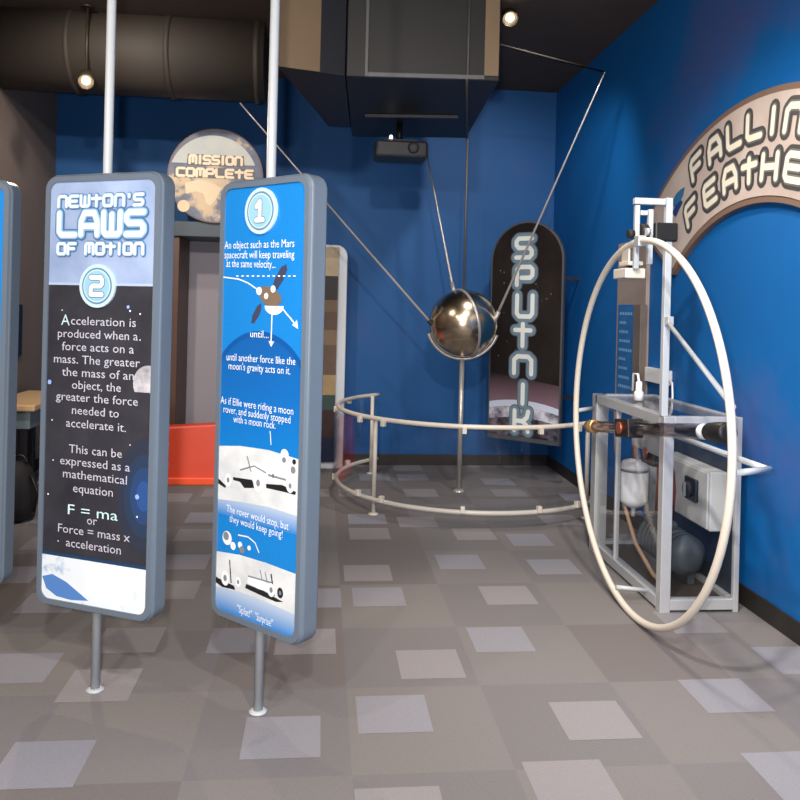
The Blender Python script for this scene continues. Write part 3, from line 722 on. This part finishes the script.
hx1, hx2, hxp = at_y(636.5, 230, gy).x, at_y(650, 230, gy).x, at_y(620, 268, gy+.10).x
mb = MB(); mb.bar((gp.x-.0215, gy, 2.197), (hx1-.018, gy, 2.197), .034, .034, m_pole, .003); mb.build('gantry_beam', hp)
for x, zt, zb_ in ((hx1, 2.175, 1.835), (hx2, 2.155, 1.86)):
    mb = MB(); mb.bar((x, gy, zb_), (x, gy, zt), .026, .028, m_pole, .003); mb.build('hanger', hp)
mb = MB(); mb.bar((hx1+.017, gy, 2.135), (hx2-.017, gy, 2.135), .026, .026, m_pole, .003); mb.build('cross_bar', hp)
mb = MB(); mb.box((hx2+.018, gy-.03, 1.985), (gp.x+.045, gy+.075, 2.085), m_black, .008); mb.build('motor_housing', hp)
mb = MB(); mb.box((hxp, gy+.02, 1.785), (hx2-.01, gy+.20, 1.84), m_cream, .006); mb.box((hxp+.02, gy+.03, 1.856), (hx2-.02, gy+.17, 1.878), m_cream, .004); mb.box((hxp+.03, gy+.06, 1.875), (hx1-.005, gy+.16, 1.97), m_cream, .004)
mb.box((hxp+.04, gy+.07, 1.835), (hxp+.07, gy+.12, 1.86), m_black)
mb.build('clamp_plate', hp)
mb = MB(); mb.cyl((hx1+.018, gy, 2.03), (hx2-.018, gy, 2.03), .045, m_rubber, 20); mb.cyl((hx1-.045, gy+.005, 2.02), (hx1-.013, gy+.005, 2.02), .024, m_rubber, 16); mb.cyl((hx1+.03, gy-.05, 2.03), (hx1+.05, gy-.044, 2.03), .02, m_alu, 14); mb.build('pulley', hp)
mb = MB(); mb.box((HX-.022, HY-.03, HZ+HR-.028), (HX+.022, HY+.03, HZ+HR+.028), m_alu, .003); mb.box((HX-.012, HY+.02, HZ+HR-.015), (HX+.012, gy-.016, HZ+HR+.015), m_alu, .002); mb.build('top_clamp', hp)
# rotating clear tube on the hoop's diameter
tx, tz = 1.752, .945
m_tubeglass = acrylic('smoky_clear_tube', (.80, .76, .76), 1.5)
vt = case
ta, tb_ = Vector((tx, 4.93, .862)), Vector((tx, 3.27, 1.088))
td = (tb_-ta).normalized(); tn = Vector((1, 0, 0)); tm = td.cross(tn)
def tl(k): return ta.lerp(tb_, k)
mb = MB(); seg = 28
for rr_, flip in ((.036, False), (.032, True)):
    ring = [tn*rr_*math.cos(2*PI*j/seg)+tm*rr_*math.sin(2*PI*j/seg) for j in range(seg)]
    for j in range(seg):
        q = [ta+ring[j], ta+ring[(j+1) % seg], tb_+ring[(j+1) % seg], tb_+ring[j]]; mb.face(q[::-1] if flip else q, m_tubeglass, True)
mb.build('clear_tube', vt)
m_brass = mat('brass', (206, 170, 116), .3, .7)
mb = MB(); mb.lathe(ta, [(.030, .06), (.042, .06), (.042, -.04), (.03, -.05), (.018, -.08), (.012, -.11)], m_brass, 28, axis=td); mb.build('brass_cap', vt)
mb = MB(); mb.lathe(tb_, [(.030, -.12), (.042, -.12), (.046, -.05), (.046, .03), (.04, .04), (.02, .04)], m_black, 28, axis=td); mb.build('black_cap', vt)
mb = MB(); mb.lathe(tl(.90), [(.034, -.025), (.0365, -.02), (.0365, .02), (.034, .025)], m_white, 24, axis=td); mb.build('white_collar', vt)
m_copper = mat('copper_pipe', (176, 96, 70), .35, .7)
pv = tl(.36)
mb = MB(); mb.obox(pv, (td, tn, tm), (.10, .045, .052), m_black, .006); o = mb.build('pivot_block', vt)
mb = MB(); mb.cyl(pv-tn*.062, pv-tn*.045, .034, m_copper, 20); mb.build('hub', o)
mb = MB(); mb.cyl(pv+tn*.045, (CX0+.06, pv.y, pv.z), .016, m_steel, 14); mb.build('axle', vt)
# white filter canister inside the case
fc = Vector((1.985, 4.80, 0)); 
def zpx(u, v, p): # height seen at pixel row v at distance of p
    d = ((Vector((p.x, p.y, 0))-EYE) @ M3).y if False else (M3.transposed() @ (Vector((p.x, p.y, 0))-EYE)).y
    return (EYE+ray(u, v)*d).z
za, zb2, zc2 = zpx(635, 459, fc), zpx(635, 503, fc), zpx(635, 516, fc)
can = thing('filter_canister', (fc.x, fc.y, zc2), 'white plastic filter canister hanging inside the machine case', 'canister')
m_wplast = mat('white_plastic', (246, 247, 248), .35)
mb = MB(); mb.lathe((fc.x, fc.y, 0), [(.012, zc2), (.014, zc2+.05), (.045, zb2-.02), (.084, zb2+.01), (.088, zb2+.03), (.088, za-.075)], m_wplast, 36); mb.build('bowl', can)
mb = MB(); mb.lathe((fc.x, fc.y, 0), [(.084, za-.075), (.084, za-.060)], m_gry, 36); mb.build('groove_ring', can)
mb = MB(); mb.lathe((fc.x, fc.y, 0), [(.090, za-.06), (.090, za-.04), (.07, za-.012), (.03, za), (.02, za+.002)], m_wplast, 36); mb.build('lid', can)
mb = MB(); mb.cyl((fc.x, fc.y, za), (fc.x, fc.y, CT-W_+.045), .014, m_copper, 14); mb.build('pipe', can)
# copper pipes and pump
pm = Vector((2.105, 4.49, .05))
pu = thing('vacuum_pump', pm, 'dark grey vacuum pump with white label on the case base', 'pump')
m_iron = mat('dark_cast_iron', (66, 72, 78), .55, noise=.15, nscale=12)
mb = MB()
prof = [(.02, -.26), (.07, -.26), (.085, -.24)]
for k in range(9): z = -.22+.05*k; prof += [(.115, z), (.115, z+.022), (.10, z+.026), (.10, z+.046)]
prof += [(.09, .25), (.03, .26)]
mb.lathe((pm.x-.02, pm.y, .235), prof, m_iron, 32, axis=(0, 1, 0)); mb.build('motor_body', pu)
mb = MB(); mb.box((pm.x-.12, pm.y-.16, .05), (pm.x-.08, pm.y+.16, .15), m_iron, .006); mb.box((pm.x+.02, pm.y-.16, .05), (pm.x+.06, pm.y+.16, .15), m_iron, .006); mb.build('feet', pu)
mb = MB(); mb.box((pm.x-.12, pm.y-.08, .33), (pm.x+.0, pm.y+.16, .385), m_iron, .02); mb.build('cylinder_head', pu)
mb = MB(); mb.box((pm.x-.150, pm.y-.26, .17), (pm.x-.134, pm.y-.19, .27), m_white, .002); mb.build('label_plate', pu)
mb = MB(); mb.tube([(pm.x-.06, pm.y+.10, .38), (pm.x-.06, pm.y+.08, .62), (pm.x-.08, pm.y+.04, .74), (pm.x-.115, pm.y-.02, .80)], .014, m_copper, 12); mb.build('copper_pipe', pu)
mb = MB(); mb.tube([(pm.x-.02, pm.y-.02, .38), (pm.x-.02, pm.y-.04, .56), (pm.x-.04, pm.y-.06, .68), (pm.x-.115, pm.y-.08, .76)], .012, m_copper, 12); mb.build('copper_pipe', pu)
m_hose = mat('tan_hose', (176, 140, 110), .5)
mb = MB(); mb.tube([(1.93, 5.00, .95), (1.93, 4.97, .7), (1.93, 4.85, .42), (1.93, 4.62, .20), (1.93, 4.36, .10), (1.95, 4.22, .075)], .012, m_hose, 10)
mb.build('air_hose', case)
m_valve = mat('valve_body_dark', (60, 52, 48), .5, .3)
mb = MB(); mb.box((1.90, 4.34, .72), (1.99, 4.50, .86), m_valve, .008); mb.cyl((1.945, 4.42, .86), (1.945, 4.42, .94), .02, m_copper, 14); mb.cyl((1.885, 4.42, .79), (1.90, 4.42, .79), .03, m_copper, 16)
mb.cyl((1.945, 4.42, .94), (1.945, 4.42, CT-.012), .012, m_copper, 12); mb.build('valve_block', case)
# control box
cbx = CX1-.013
cb = thing('control_box', (cbx, 4.5, .42), 'light grey electrical control box with black rotary switch inside the case', 'control box')
m_cb = mat('light_grey_enclosure', (190, 190, 188), .45)
mb = MB(); mb.box((cbx-.10, 4.16, .40), (cbx, 4.78, .73), m_cb, .008); mb.build('enclosure', cb)
mb = MB(); mb.box((cbx-.112, 4.17, .41), (cbx-.100, 4.77, .72), m_cb, .005); o = mb.build('lid', cb)
sp = at_x(693, 489, cbx-.113)
mb = MB(); mb.box((cbx-.135, sp.y-.07, sp.z-.065), (cbx-.112, sp.y+.07, sp.z+.065), m_black, .008); o = mb.build('switch_plate', cb)
mb = MB(); mb.lathe((cbx-.135, sp.y, sp.z), [(.045, 0), (.042, .025), (.02, .027)], m_rubber, 24, axis=(-1, 0, 0)); mb.box((cbx-.172, sp.y-.010, sp.z-.04), (cbx-.158, sp.y+.010, sp.z+.04), m_gry, .003); mb.build('rotary_knob', o)
# fittings on the case lid and outlet on wall
vp = at_x(639, 388, 2.0)
mb = MB(); mb.lathe((2.0, vp.y, CT), [(.03, 0), (.03, .05), (.02, .06), (.02, .11), (.012, .12)], m_wplast, 20)
vv = thing('valve_fitting', (2.0, vp.y, CT), 'small white valve fitting standing on top of the machine case', 'valve')
mb.build('body', vv); mb = MB(); mb.tube([(2.0, vp.y, CT+.11), (2.0, vp.y+.02, CT+.16), (2.0, vp.y+.09, CT+.16), (2.0, vp.y+.10, CT+.05)], .008, m_wplast, 10); mb.build('handle', vv)
op = at_x(660, 375, WX)
ou = thing('wall_outlet', (WX-.02, op.y, op.z), 'white electrical outlet box on blue wall behind the gantry post', 'outlet')
mb = MB(); mb.box((WX-.045, op.y-.20, op.z-.055), (WX-.001, op.y+.16, op.z+.045), m_wplast, .005); mb.build('box', ou)
mb = MB(); mb.tube([(WX-.03, op.y-.20, op.z-.02), (WX-.03, op.y-.26, op.z-.03), (WX-.03, op.y-.27, op.z-.12), (WX-.03, op.y-.24, op.z-.26)], .007, m_wplast, 8); mb.build('cable', ou)

# ------------------------------------------------------------------ booth at the back
BY = 7.3
def bpx(u, v, y=BY): return at_y(u, v, y)
xl = bpx(159, 350).x; xr = bpx(341, 350).x
ztop = bpx(200, 222).z; zlow = bpx(200, 237).z
bo = thing('exhibit_booth', ((xl+xr)/2, BY+.4, 0), 'tall walk-in booth with brown post and lilac grey back behind the signs', 'booth')
m_brown = mat('dark_brown_wood', (92, 66, 56), .5, noise=.2, nscale=9); m_lilac = mat('lilac_grey_panel', (150, 144, 152), .6); m_teal = mat('dark_teal_header', (62, 76, 86), .5)
x2 = bpx(177, 350).x
mb = MB(); mb.box((xl, BY, 0), (x2, WY-.02, zlow), m_brown, .006); mb.build('side_post', bo)
mb = MB(); mb.box((x2, WY-.10, 0), (bpx(300, 350).x, WY-.02, zlow), m_lilac); mb.build('back_panel', bo)
mb = MB(); mb.box((xl, BY-.03, zlow), (bpx(300, 230).x, WY-.02, ztop), m_teal, .006); mb.build('header', bo)
m_wedge = mat('white_edge_trim', (206, 212, 220), .4)
x3 = bpx(325, 350).x; x4 = bpx(336, 350).x
zt2 = bpx(338, 247).z
wa, wb, wz = bpx(300, 350, 7.74).x, bpx(345.5, 350, 7.74).x, bpx(338, 245, 7.74).z
mb = MB(); mb.prism([(wa, 7.74, 0), (wb, 7.74, 0)]+[(wb-.11+.11*math.cos(PI/2*k/8), 7.74, wz-.11+.11*math.sin(PI/2*k/8)) for k in range(9)]+[(wa, 7.74, wz)], (0, WY-.013-7.74, 0), m_wedge, .008); mb.build('white_side_panel', bo)
mb = MB(); y_ = 7.72
strips = [(247, 258, (170, 156, 132)), (258, 276, (188, 172, 140)), (276, 300, (40, 34, 34)), (300, 312, (120, 96, 76)), (312, 330, (96, 74, 60)), (330, 345, (132, 108, 84)), (345, 375, (104, 84, 70)), (375, 395, (168, 144, 104)), (395, 410, (52, 74, 72)), (410, 438, (52, 34, 34)), (438, 462, (16, 26, 60))]
xb_ = bpx(290, 350).x; xa = bpx(285, 350, y_).x; x5 = bpx(336.5, 350, y_).x
for v0, v1, c in strips:
    a, b = bpx(330, v0, y_).z, bpx(330, v1, y_).z
    mb.box((xa, y_, b), (x5, y_+.03, a), mat('picture_print_%d_%d_%d' % c, c, .5, noise=.25, nscale=14))
mb.build('picture_panel', bo)
# orange bench
ox0, ox1 = bpx(162, 470, 7.3).x, x4-.03
m_or = mat('orange_vinyl', (214, 66, 34), .45, noise=.06, nscale=5); m_or2 = mat('bright_orange_trim', (255, 96, 54), .4)
be = thing('bench', ((ox0+ox1)/2, 7.2, 0), 'orange vinyl bench block on the floor in front of the booth', 'bench')
fr_ = 7.03; zt3 = .52; xb_ = bpx(300, 450, 7.1).x; xq = bpx(160, 450, 7.1).x
mb = MB(); mb.hexa([(xq, fr_+.02, .0), (xb_, fr_+.02, .0), (xb_, BY-.035, 0), (xq, BY-.035, 0), (xq, fr_+.10, zt3-.03), (xb_, fr_+.10, zt3+.05), (xb_, BY-.035, zt3+.05), (xq, BY-.035, zt3-.03)], m_or, .02); mb.build('body', be)
mb = MB(); mb.box((xq, fr_-.01, .0), (xb_, fr_+.02, .065), m_or2, .01); mb.build('front_trim', be)
# MISSION COMPLETE disc
mc = bpx(215.5, 176, BY-.06); RM = 47.5*((M3.transposed() @ (mc-EYE)).y)/F
class Disc:
    def map(s, x, z, off=0): return Vector((mc.x+x, mc.y-off, mc.z+z))
D_ = Disc()
ms = thing('round_sign', (mc.x, mc.y, mc.z-RM), 'round planet sign reading MISSION COMPLETE on top of the booth header', 'sign')
mb = MB(); m_rim = mat('brown_grey_rim', (110, 92, 86), .5)
mb.prism([D_.map(x, z, 0) for x, z in ellipse(0, 0, RM, n=64)], (0, .05, 0), m_rim, .006); mb.build('disc', ms)
mb = MB(); m_globe = mural('globe_print', [(.36, (84, 96, 124)), (.5, (112, 120, 138)), (.56, (206, 182, 150)), (.8, (226, 204, 172))], 2.6, (1.3, .4, 2.2), .45)
mb.face([D_.map(x, z, .001) for x, z in ellipse(0, 0, RM*.96, n=64)], m_globe)
m_haze = mural('pale_cloud_print', [(.35, (206, 206, 196)), (.7, (178, 190, 194))], 3, (0, 0, 1), .45)
mb.face([D_.map(x, z, .002) for x, z in clip(ellipse(-.02, -.03, RM*.92, n=64), (-1, 1, RM*.25, 1))], m_haze)
m_land = mat('sand_continent_print', (228, 204, 168), .45)
S_ = RM/47.5
def dp(pts, m, o): mb.face([D_.map((u-215.5)*S_, (176-v)*S_, o) for u, v in pts], m)
dp([(186, 184), (200, 180), (214, 184), (222, 188), (216, 200), (211, 206), (207, 203), (204, 194), (196, 192), (187, 195)], m_land, .003)
dp(ellipse(185, 207, 6, 6, 16), m_land, .003)
m_bandm = mat('dark_lettering_band', (86, 82, 84), .45)
dp([(188, 155), (243, 155), (244, 166), (187, 166)], m_bandm, .0035); dp([(175, 168), (254, 168), (255, 178.5), (175, 178.5)], m_bandm, .0035)
mb.build('artwork', ms)
mb = MB(); m_ml = mat('letter_face_sand', (240, 216, 184), .4)
for t, ua, ub, v, h in (('MISSION', 190, 241, 164, 7.5), ('COMPLETE', 178, 252, 177, 7.5)):
    word(mb, t, D_.map, (ua-215.5)*S_, (ub-215.5)*S_, (176-v)*S_, h*S_, ((.024, m_ml, .006),))
mb.build('lettering', ms)

# ------------------------------------------------------------------ ceiling ducts, projector, lamps
m_duct = mat('black_duct_metal', (32, 31, 31), .5, .2, noise=.12, nscale=3); m_ductd = mat('dark_navy_duct', (24, 27, 36), .5)
m_seam = mat('grey_duct_flange', (92, 92, 94), .45, .3)
zd = 3.10
f0, f1 = at_z(346, 76, zd), at_z(499, 81, zd); k0, k1 = at_z(352, 136, zd), at_z(466, 138, zd)
dm = thing('air_duct', ((f0.x+k1.x)/2, (f0.y+k1.y)/2, CZ), 'big black rectangular air duct under the ceiling above the metal ball', 'duct')
up = lambda p, z: Vector((p.x, p.y, z))
mb = MB(); mb.hexa([f0, f1, k1, k0, up(f0, CZ-.001), up(f1, CZ-.001), up(k1, CZ-.001), up(k0, CZ-.001)], m_duct, .006); mb.build('duct_body', dm)
mb = MB(); mb.bar(up(f0, zd+.012)+Vector((.12, -.012, 0)), up(f1, zd+.012)+Vector((-.10, -.012, 0)), .03, .03, m_seam, .003); mb.build('flange', dm)
a, b = f0.lerp(k0, .55), f1.lerp(k1, .55)
mb = MB(); mb.bar(a+Vector((.12, 0, -.012)), b+Vector((-.16, 0, -.012)), .03, .022, m_seam, .003); mb.build('flange', dm)
a, b = f0.lerp(f1, .13), f0.lerp(f1, .15)
mb = MB(); mb.bar(up(a, zd)+Vector((0, -.012, 0)), up(a, CZ-.002)+Vector((0, -.012, 0)), .022, .02, m_seam, .002); mb.build('flange', dm)
pa = at_y(468, 40, f0.y+(f1.y-f0.y)*.8); pa.y -= .016; fx = pa.x
mb = MB(); zr = zd-.014
m_rod = mat('rod_grey', (88, 86, 84), .5, .2)
mb.tube([(fx, pa.y, CZ), (fx, pa.y, zr+.02), (fx, pa.y+.02, zr), (SC.x-.004, SC.y-.01, zr)], .010, m_rod, 12); mb.build('added_rod_run', dm)  # carries the suspension rod's line over the duct front and underside
mb = MB(); mb.cyl((SC.x, SC.y, zr-.008), (SC.x, SC.y, SC.z+SR+.001), .010, m_rod, 12)
tag(mb.build('suspension_rod'), 'thin grey vertical rod between the black duct and the top of the metal ball', 'rod')
m_warm_lit = mat('warm_lit_duct', (134, 112, 86), .5, .2, noise=.1, nscale=4)  # tan colour holds warm lamp light on the duct fronts
g0, g1 = at_z(278, 67, zd), at_z(338, 67, zd); h0, h1 = at_z(328, 126, zd), at_z(352, 130, zd)
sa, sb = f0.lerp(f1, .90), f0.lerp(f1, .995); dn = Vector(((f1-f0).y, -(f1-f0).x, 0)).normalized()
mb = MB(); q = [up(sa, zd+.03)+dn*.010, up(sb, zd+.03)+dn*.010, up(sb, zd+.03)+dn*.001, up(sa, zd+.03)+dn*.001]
mb.hexa(q+[up(p, CZ-.002) for p in q], m_warm_lit, .002); o = mb.build('edge_light_patch', dm); o['label'] = 'warm lamp light painted on the duct edge'  # warm patch from the nearby spotlight, put in as a thin tan slab
d2 = thing('air_duct', ((g0.x+h1.x)/2, (g0.y+h1.y)/2, CZ), 'smaller duct box with a warm-lit front joining the left side of the big black duct', 'duct')
mb = MB(); ly = lambda y: f0.x+(k0.x-f0.x)*(y-f0.y)/(k0.y-f0.y)-.006
g1b = Vector((ly(max(g0.y+.02, f0.y)), max(g0.y+.02, f0.y), zd)); h1b = Vector((ly(h0.y), h0.y, zd))
mb.hexa([g0, g1b, h1b, h0, up(g0, CZ-.001), up(g1b, CZ-.001), up(h1b, CZ-.001), up(h0, CZ-.001)], m_ductd, .004); mb.build('duct_body', d2)
gm = g0.lerp(g1b, .62)
mb = MB(); mb.hexa([up(g0, zd+.002)+Vector((0, -.012, 0)), up(gm, zd+.002)+Vector((0, -.012, 0)), up(gm, zd+.002)+Vector((0, -.002, 0)), up(g0, zd+.002)+Vector((0, -.002, 0)),
                    up(g0, CZ-.002)+Vector((0, -.012, 0)), up(gm, CZ-.002)+Vector((0, -.012, 0)), up(gm, CZ-.002)+Vector((0, -.002, 0)), up(g0, CZ-.002)+Vector((0, -.002, 0))], m_warm_lit, .003); o = mb.build('front_light_patch', d2); o['label'] = 'warm lamp light painted on the duct front'  # lamp-lit part of the dark front, coloured in as a tan slab
# round duct running left
m_rduct = mat('brown_round_duct', (48, 42, 36), .7, .0, noise=.1, nscale=2)
ry, rz, rrad = 6.6, 3.60, .33
rx = at_y(264, 80, ry-.2).x
d3 = thing('round_duct', ((WL+rx)/2, ry, CZ), 'large brown round duct running left under the ceiling over the black sign', 'duct')
mb = MB(); mb.cyl((WL+.01, ry, rz), (rx, ry, rz), rrad, m_rduct, 40); mb.build('duct_body', d3)
for x in (rx-.06, rx-.75, rx-1.5):
    mb = MB(); mb.lathe((x, ry, rz), [(rrad-.01, -.02), (rrad+.015, -.02), (rrad+.015, .02), (rrad-.01, .02)], m_rduct, 40, axis=(1, 0, 0)); mb.build('flange', d3)
mb = MB(); mb.bar((rx-.4, ry, rz+.2), (rx-.4, ry, CZ), .03, .03, m_rduct); mb.build('hanger', d3)
# tapered elbow from the round duct to the boxes
# projector under the duct
pj = at_d(399, 151, 6.45)
pr_ = thing('projector', (pj.x, pj.y, zd), 'black ceiling projector hanging below the big air duct', 'projector')
m_pj = mat('projector_dark_grey', (44, 46, 50), .5)
mb = MB(); mb.box((pj.x-.20, pj.y-.15, pj.z-.075), (pj.x+.22, pj.y+.15, pj.z+.06), m_pj, .02); mb.build('body', pr_)
mb = MB(); mb.cyl((pj.x, pj.y, pj.z+.06), (pj.x, pj.y, zd), .025, m_black, 16); mb.box((pj.x-.12, pj.y-.1, pj.z+.06), (pj.x+.14, pj.y+.1, pj.z+.075), m_black); mb.build('mount', pr_)
mb = MB(); mb.lathe((pj.x+.10, pj.y-.15, pj.z), [(.045, 0), (.045, .02), (.03, .022), (.028, .012)], m_black, 24, axis=(0, -1, 0)); mb.build('lens', pr_)
mb = MB(); q = at_d(392, 138, 6.25); mb.lathe((q.x, pj.y-.10, pj.z+.075), [(.014, 0), (.014, .022), (.008, .03)], mat('indicator_white', (250, 250, 250), .3, emit=(255, 255, 255), estr=2), 14); mb.build('indicator', pr_)
# spare rod from the duct to the antenna tip
tp = at_d(605, 72, 6.05); r0 = up(f1.lerp(k1, .25), 3.50)+Vector((.012, 0, 0))
mb = MB(); mb.tube([r0, tp.lerp(r0, .02)], .007, mat('dark_wire', (34, 32, 30), .95, spec=.05), 8); tag(mb.build('support_wire'), 'thin dark horizontal wire from duct to the right antenna tip', 'wire')

m_lampcan = mat('lamp_can_bronze', (50, 42, 36), .5, .3)
m_bulb = mat('warm_bulb', (255, 240, 210), .3, emit=(255, 226, 176), estr=22)
def spotlamp(p, aim, label, power, col=(1, .80, .56), size=70, blend=.6, rad=.04):
    p = Vector(p); d = (Vector(aim)-p).normalized()
    t = thing('ceiling_spotlight', (p.x, p.y, CZ), label, 'spotlight', 'ceiling spotlights')
    mb = MB(); mb.cyl(up(p, CZ)-d*.06-Vector((0, 0, 0)), p-d*.06, .012, m_lampcan, 12); mb.lathe(up(p-d*.06, CZ), [(.05, -.02), (.05, -.001)], m_lampcan, 20); mb.build('stem', t)
    mb = MB(); n = 28
    mb.lathe(p, [(.02, -.13), (.05, -.11), (.058, -.02), (.062, .02), (.056, .02), (.05, -.03), (.01, -.035)], m_lampcan, n, axis=d); mb.build('can', t)
    mb = MB(); mb.lathe(p, [(.008, -.034), (.026, -.020), (.030, .000), (.02, .010), (.005, .014)], m_bulb, 20, axis=d); mb.build('bulb', t)
    l = bpy.data.lights.new('spot', 'SPOT'); l.energy = power; l.color = col; l.spot_size = math.radians(size); l.spot_blend = blend; l.shadow_soft_size = rad
    lo = bpy.data.objects.new('spot_light', l); COL.objects.link(lo); lo.location = p+d*.06
    lo.rotation_euler = d.to_track_quat('-Z', 'Y').to_euler()
    return t
la, lb = at_d(86, 81, 6.0), at_d(510, 18, 5.9)
spotlamp(la, (la.x+1.0, la.y-3.4, .6), 'lit ceiling spotlight on the left, below the brown round duct', 160)
spotlamp(lb, (lb.x-.3, lb.y-3.5, .3), 'lit ceiling spotlight just right of the big black duct', 160)
# unseen lamps: a wash on the right wall, then fills added to brighten
def lamp(p, aim, power, col, size, blend=.7, rad=.08):
    l = bpy.data.lights.new('unseen_spot', 'SPOT'); l.energy = power; l.color = col; l.spot_size = math.radians(size); l.spot_blend = blend; l.shadow_soft_size = rad
    o = bpy.data.objects.new('unseen_spot', l); COL.objects.link(o); o.location = p
    o.rotation_euler = (Vector(aim)-Vector(p)).normalized().to_track_quat('-Z', 'Y').to_euler()
lamp((.1, 1.6, 3.78), (2.36, 4.0, .75), 420, (1, .96, .92), 72, .9)
lamp((.1, -1.3, 3.78), (.3, 2.9, .3), 540, (1, .93, .86), 110)
lamp((.8, .2, 3.78), (.6, 2.3, 0), 300, (1, .92, .85), 78)
lamp((1.3, 3.1, 3.78), (1.5, 4.8, .3), 160, (1, .92, .84), 95)
lamp((1.55, 5.3, 3.78), (1.3, 7.9, 1.2), 150, (1, .95, .90), 100)
lamp((-1.7, 4.4, 3.78), (-1.2, 7.9, 1.4), 230, (1, .88, .76), 90)
lamp((-.9, 5.3, 3.78), (-2.6, 6.8, .9), 130, (1, .88, .78), 90)
lamp((-1.9, 1.6, 3.78), (-1.0, 3.2, .2), 110, (1, .88, .78), 100)
lamp((-1.5, -.9, 3.78), (-1.0, 3.4, .5), 260, (1, .92, .84), 100)
# camera flash beside the lens
l = bpy.data.lights.new('flash', 'POINT'); l.energy = 285; l.color = (1, .97, .95); l.shadow_soft_size = .03
o = bpy.data.objects.new('flash', l); COL.objects.link(o); o.location = EYE + r_*-.09 + u_*.06

# ------------------------------------------------------------------ far left: exhibit table and bag
tb0 = at_z(14, 412, .78); 
ty0, ty1 = 6.2, 7.2
tb = thing('exhibit_table', (-2.2, (ty0+ty1)/2, 0), 'light wood topped exhibit table glimpsed between the two left signs', 'table')
m_wood = mat('light_oak', (204, 170, 126), .45, noise=.15, nscale=7); m_tealp = mat('grey_teal_apron', (112, 130, 134), .5)
tx0, tx1 = WL+.05, at_y(46, 410, 6.6).x+.05
mb = MB(); mb.box((tx0, ty0, .74), (tx1, ty1, .79), m_wood, .01); mb.build('table_top', tb)
mb = MB(); mb.box((tx0+.05, ty0+.05, .60), (tx1-.05, ty1-.05, .74), m_tealp, .005); mb.build('apron', tb)
for x in (tx0+.08, tx1-.10):
    for y in (ty0+.08, ty1-.1):
        mb = MB(); mb.box((x-.025, y-.025, 0), (x+.025, y+.025, .60), m_black, .004); mb.build('leg', tb)
bp_ = at_z(15, 520, 0)
bg = thing('backpack', (bp_.x, bp_.y, 0), 'black bag standing on the floor behind the left edge sign', 'bag')
mb = MB(); c = Vector((bp_.x, bp_.y, 0)); mb.lathe(c, [(.09, .004), (.13, .02), (.145, .12), (.14, .25), (.11, .36), (.06, .42), (.01, .43)], m_rubber, 24); mb.build('bag_body', bg)
mb = MB(); mb.tube([c+Vector((.03+.05*math.cos(a), -.02, .41+.06*math.sin(a))) for a in [PI*i/10 for i in range(11)]], .009, m_black, 8); mb.build('handle', bg)
mb = MB(); mb.tube([c+Vector((.12, -.06, .34)), c+Vector((.18, -.08, .22)), c+Vector((.155, -.07, .08))], .011, m_black, 8); mb.build('strap', bg)
sl = at_x(18, 330, WL+.01)
mb = MB(); mb.box((WL+.001, sl.y-.06, sl.z-.22), (WL+.025, sl.y+.06, sl.z+.22), m_black, .006); tag(mb.build('wall_handset'), 'narrow black panel on taupe wall just right of the leftmost sign', 'panel')

# ------------------------------------------------------------------ world and view
w = bpy.data.worlds.new('world'); S.world = w; w.use_nodes = True
w.node_tree.nodes['Background'].inputs[0].default_value = (.6, .7, 1, 1); w.node_tree.nodes['Background'].inputs[1].default_value = .17
S.view_settings.view_transform = 'Standard'; S.view_settings.look = 'None'; S.view_settings.gamma = 1; S.view_settings.exposure = 0
S.view_settings.use_curve_mapping = False
